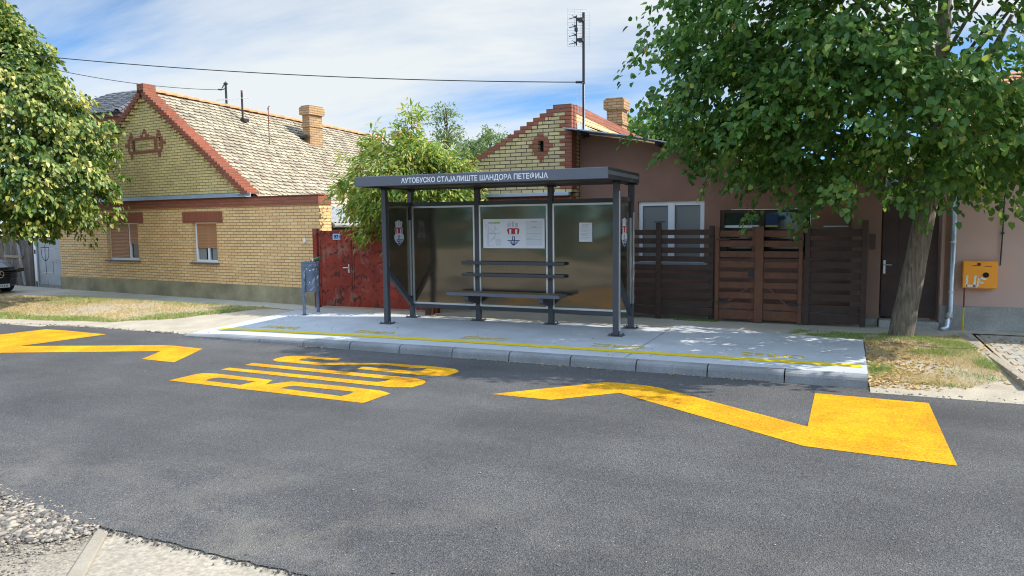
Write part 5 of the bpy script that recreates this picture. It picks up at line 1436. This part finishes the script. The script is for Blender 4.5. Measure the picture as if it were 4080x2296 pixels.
def blades2(name, P, zf, h, wd, m, lean=.7, tint=0.0):
    n = len(P); z = np.array([zf(x, y) for x, y in P])
    b0 = np.stack([P[:, 0], P[:, 1], z - .004], 1)
    a = RNG.uniform(0, 2 * math.pi, n); H = h * RNG.uniform(.4, 1.4, n)
    sd_ = np.stack([np.cos(a), np.sin(a), np.zeros(n)], 1) * wd / 2
    la = RNG.uniform(0, 2 * math.pi, n); ll = H * lean * RNG.uniform(.2, 1.5, n)
    tip = b0 + np.stack([np.cos(la) * ll, np.sin(la) * ll, H * .8], 1)
    Vv = np.stack([b0 - sd_, b0 + sd_, tip], 1)
    f = (np.arange(n) * 3)[:, None] + np.array([[0, 1, 2]])
    o = np_mesh(name, Vv.reshape(-1, 3), f, m, None, np.repeat(np.clip(RNG.normal(tint, .1, n), 0, .5), 3))
    o['kind'] = 'stuff'
    return o
GL = [(-12.6, 3.52), (-9.2, 3.72), (-4.5, 3.66), (-1.85, 3.55), (-2.4, 2.55), (-2.8, 1.75), (-4.0, .85), (-5.9, .62), (-7.0, .45), (-13, .3), (-20, .3), (-20, 3.5)]
P = scatter(GL, 130000); k = nz2(P, 1.4) + RNG.normal(0, .35, len(P)); P1 = P[k > -.45]
blades2('grass', P1, verge_z, .050, .020, M['grass_dry'], 1.2, .12)
# greener fringe along the edges
def edge_d(P, poly):
    d = np.full(len(P), 1e9)
    for (a, b_) in zip(poly, poly[1:] + poly[:1]):
        a = np.array(a); b_ = np.array(b_); ab = b_ - a
        t = np.clip(((P - a) @ ab) / (ab @ ab), 0, 1); d = np.minimum(d, np.linalg.norm(P - (a + t[:, None] * ab), axis=1))
    return d
P = scatter(GL, 90000); d_ = edge_d(P, GL)
k = (d_ < np.abs(.42 * (1 + .8 * nz2(P, 2.3, 1)) + RNG.normal(0, .10, len(P)))) & (P[:, 0] > -10) & ((P[:, 1] < 3.0) | (RNG.uniform(size=len(P)) < .25))
k |= (nz2(P, 1.1, 2.2) > .62) & (RNG.uniform(size=len(P)) < .25)
blades2('grass', P[k], verge_z, .085, .018, M['grass_green'], .8, .12)
vr = lambda x, y: verge_z(x, y) + .012
GR = [(11.05, .55), (11.04, 3.15), (11.3, 3.9), (12.45, 4.1), (12.5, 3.8), (12.66, .95), (12.1, .35), (11.5, .42)]
P = scatter(GR, 26000); k = nz2(P, 2.6, .7) + RNG.normal(0, .35, len(P)) + (P[:, 1] - 1.4) * .3; P1 = P[k > -.35]
blades2('grass', P1, vr, .05, .010, M['grass_dry'], 1.2, .2)
P = scatter(GR, 30000); jt = RNG.normal(0, .22, len(P)); k = (nz2(P, 4.3, 1.9) + jt > .42) | ((P[:, 1] > 3.4) & (nz2(P, 5, 0) + jt > .15)) | ((P[:, 0] > 12.4) & (nz2(P, 6, 0) + jt > .3))
blades2('grass', P[k][::1], vr, .075, .010, M['grass_green'], .9, .18)
# weeds along the sidewalk edge behind the platform
WS = [(9.8, 3.45), (11.3, 3.2), (11.5, 3.95), (9.9, 4.05)]
P = scatter(WS, 2600); k = nz2(P, 6, 0) > -.2
blades2('weeds', P[k], lambda x, y: .13, .05, .012, M['grass_green'], .9, .3)
WS = [(1.0, 3.35), (7.75, 3.42), (7.75, 3.60), (1.0, 3.50)]
P = scatter(WS, 3000); k = nz2(P, 5, 1) > .25
blades2('weeds', P[k], lambda x, y: .13, .05, .010, M['grass_dry'], .9, .2)
WS = [(5.5, 4.68), (9.8, 4.68), (9.8, 4.8), (5.5, 4.8)]
P = scatter(WS, 2600); k = nz2(P, 4, 2) > .3
blades2('weeds', P[k], lambda x, y: .13, .05, .012, M['grass_green'], .9, .1)
# fallen leaves
def litter(name, P, zf, L, m, tint=.2):
    n = len(P); z = np.array([zf(x, y) for x, y in P])
    pos = np.stack([P[:, 0], P[:, 1], z + RNG.uniform(.003, .016, n)], 1)
    a = RNG.uniform(0, 2 * math.pi, n)
    td = np.stack([np.cos(a), np.sin(a), RNG.normal(0, .15, n)], 1); nr = np.stack([RNG.normal(0, .3, n), RNG.normal(0, .3, n), np.ones(n)], 1)
    o = leaf_mesh(name, pos, td, nr, L * RNG.uniform(.6, 1.3, n), L * .75 * RNG.uniform(.6, 1.2, n), m, None, np.clip(RNG.normal(tint, .15, n), 0, .5), fold=.3)
    o['kind'] = 'stuff'; return o
P = scatter([(11.03, .0), (11.03, 3.2), (11.9, 3.6), (12.2, 1.8), (11.9, .1)], 2600)
w_ = RNG.uniform(size=len(P)) < np.exp(-(P[:, 0] - 11.0) / .55)
litter('fallen_leaves', P[w_], vr, .055, M['litter'])
P = scatter([(12.0, .2), (12.0, 4), (16, 4.5), (16, .8)], 420); litter('fallen_leaves', P, lambda x, y: vr(x, y) if x < 12.7 else .11, .055, M['litter'])
P = np.stack([RNG.uniform(2, 11, 260), -.012 - np.abs(RNG.normal(0, .035, 260))], 1)
k = nz2(P, 2.2, .4) > -.1; litter('fallen_leaves', P[k], lambda x, y: .0, .032, M['litter'], .3)
P = np.stack([RNG.uniform(-.9, 11, 60), RNG.uniform(.2, 3.2, 60)], 1); litter('fallen_leaves', P, plat_z, .03, M['soil_leaf'] if 'soil_leaf' in M else M['litter'], .4)

def stones(name, pts, sizes, m, flat=.65):
    base = [(0, 0, 1), (.894, 0, .447), (.276, .851, .447), (-.724, .526, .447), (-.724, -.526, .447), (.276, -.851, .447), (.724, .526, -.447), (-.276, .851, -.447), (-.894, 0, -.447), (-.276, -.851, -.447), (.724, -.526, -.447), (0, 0, -1)]
    F = [(0, 1, 2), (0, 2, 3), (0, 3, 4), (0, 4, 5), (0, 5, 1), (1, 6, 2), (2, 7, 3), (3, 8, 4), (4, 9, 5), (5, 10, 1), (2, 6, 7), (3, 7, 8), (4, 8, 9), (5, 9, 10), (1, 10, 6), (11, 7, 6), (11, 8, 7), (11, 9, 8), (11, 10, 9), (11, 6, 10)]
    bv = np.array(base); n = len(pts); Vv = np.empty((n, 12, 3))
    for i, (p, s) in enumerate(zip(pts, sizes)):
        v = np.clip(bv * RNG.uniform(.65, 1.5, (12, 1)), -.85, .85) * np.array([1, RNG.uniform(.4, .85), flat * RNG.uniform(.4, 1)]) * s
        a = RNG.uniform(0, 6.28); c, s_ = math.cos(a), math.sin(a)
        v = v @ np.array([[c, s_, 0], [-s_, c, 0], [0, 0, 1]]); Vv[i] = v + p
    f = (np.arange(n) * 12)[:, None, None] + np.array(F)[None]
    o = np_mesh(name, Vv.reshape(-1, 3), f.reshape(-1, 3), m); o['kind'] = 'stuff'; return o
def stonemat():
    m, nt, b = nodes('rubble_stones')
    g = N(nt, 'ShaderNodeNewGeometry')
    c = ramp(nt, g.outputs['Random Per Island'], [(0, (.05, .047, .044)), (.35, (.11, .098, .085)), (.65, (.22, .19, .155)), (.88, (.36, .315, .25)), (1, (.42, .30, .18))])
    c2 = mixc(nt, ramp(nt, noise(nt, objco(nt), 45, 4), [(.3, 0), (.8, .5)]), c, (.25, .21, .17))
    nt.links.new(c2, b.inputs['Base Color']); b.inputs['Roughness'].default_value = .95
    return m
M['rubble'] = stonemat()
M['pale_stone'] = mat('pale_limestone', (.40, .345, .265), .95, .25, 9, .3, 40)
M['crumb'] = mat('asphalt_crumbs', (.07, .066, .062), .9, .3, 30)
RB = [(3.6, -6.58), (4.45, -6.60), (4.9, -6.68), (5.35, -6.75), (5.80, -6.86), (5.75, -7.05), (5.3, -7.28), (4.6, -7.4), (3.6, -7.4)]
P = scatter(RB, 2600); sz = np.abs(RNG.normal(0, .013, 2600)) + .006; stones('rubble', np.stack([P[:, 0], P[:, 1], sz * .2 - .005], 1), sz, M['rubble'])
P = scatter(RB, 26); sz = RNG.uniform(.025, .055, 26); stones('rubble', np.stack([P[:, 0], P[:, 1], sz * .15], 1), sz, M['rubble'], .5)
P = scatter([(3.6, -6.7), (5.6, -6.9), (7.4, -8.8), (5, -9.2), (3.6, -8)], 6500); sz = np.abs(RNG.normal(0, .006, 6500)) + .004; stones('gravel', np.stack([P[:, 0], P[:, 1], sz * .2 - .014], 1), sz, M['rubble'])
# crumbs of asphalt and grit along the road's edges
P = np.stack([RNG.uniform(5.6, 9.3, 1100), -6.755 + RNG.normal(0, .03, 1100)], 1); sz = np.abs(RNG.normal(0, .005, 1100)) + .003; stones('grit', np.stack([P[:, 0], P[:, 1], sz * .3 - .006], 1), sz, M['crumb'])
P = np.stack([RNG.uniform(-9, -.8, 900), RNG.normal(0, .07, 900)], 1); P[:, 1] += np.interp(P[:, 0], [-9, -6.4, -5.3, -3.7, -1], [-.1, -.03, .16, .36, .36]); sz = np.abs(RNG.normal(0, .010, 900)) + .006; stones('grit', np.stack([P[:, 0], P[:, 1], sz * .3 + .004], 1), sz, M['rubble'])
P = np.stack([RNG.uniform(11, 14, 700), RNG.normal(.0, .10, 700)], 1); sz = np.abs(RNG.normal(0, .007, 700)) + .004; stones('grit', np.stack([P[:, 0], P[:, 1], sz * .3 + .008], 1), sz, M['rubble'])
P = np.stack([RNG.uniform(-1, 8, 500), -.015 - np.abs(RNG.normal(0, .03, 500))], 1); sz = np.abs(RNG.normal(0, .005, 500)) + .003; stones('grit', np.stack([P[:, 0], P[:, 1], sz * .3], 1), sz, M['rubble'])

# loose chips on the carriageway and dark specks on the platform
P = np.stack([RNG.uniform(-6, 13, 420), RNG.uniform(-6.6, -.2, 420)], 1); sz = np.abs(RNG.normal(0, .004, 420)) + .0025; stones('grit', np.stack([P[:, 0], P[:, 1], sz * .3 + .003], 1), sz, M['rubble'])
P = np.stack([RNG.uniform(-.6, 10.9, 170), RNG.uniform(.2, 3.1, 170)], 1); sz = np.abs(RNG.normal(0, .006, 170)) + .003; stones('grit', np.stack([P[:, 0], P[:, 1], [plat_z(x, y) for x, y in P]], 1), sz, M['crumb'])
# fallen twig by the linden
tg_ = thing('fallen_twig', 'long thin bare twig lying on the dry grass by the trunk', 'twig', (11.95, 2.75, .135))
MB().tube([(-.55, .25, .02), (-.25, .12, .01), (.05, .0, .015), (.40, -.03, .02), (.62, .02, .05)], [.009, .009, .008, .006, .003], 6).build('stem', M['twig'], tg_)
MB().tube([(.05, .0, .015), (.0, -.16, .03)], [.006, .003], 5).build('side_shoot', M['twig'], tg_)

tag(MB().sheet([(3.4, -6.5), (5.95, -6.55), (5.93, -6.84), (5.72, -7.02), (5.35, -7.22), (4.9, -7.3), (4.3, -7.45), (3.4, -7.5)], -.0125).build('near_soil', mat('dark_soil', (.15, .12, .09), .95, .3, 6, .4, 60, .02, 60), fixn=False), kind='structure')
P = scatter([(4.9, -6.66), (5.94, -6.78), (5.86, -6.95), (5.5, -7.15), (4.9, -7.2)], 1500); sz = np.abs(RNG.normal(0, .011, 1500)) + .005; stones('rubble', np.stack([P[:, 0], P[:, 1], sz * .2 - .006], 1), sz, M['rubble'])
P = scatter([(4.9, -6.66), (5.9, -6.78), (5.75, -7.0), (5.2, -7.2), (4.6, -7.2)], 26); sz = RNG.uniform(.03, .06, 26); stones('rubble', np.stack([P[:, 0], P[:, 1], sz * .1], 1), sz, M['pale_stone'], .4)

SP = [(3.4, -6.42), (5.0, -6.55), (6.02, -6.72), (6.1, -7.0), (5.8, -7.3), (5.0, -7.7), (3.4, -7.8)]
P = scatter(SP, 2600); sz = np.abs(RNG.normal(0, .007, 2600)) + .003; stones('gravel', np.stack([P[:, 0], P[:, 1], sz * .2 - .002], 1), sz, M['rubble'])
P = scatter(SP, 1200); sz = np.abs(RNG.normal(0, .006, 1200)) + .003; stones('gravel', np.stack([P[:, 0], P[:, 1], sz * .2 - .002], 1), sz, M['pale_stone'])
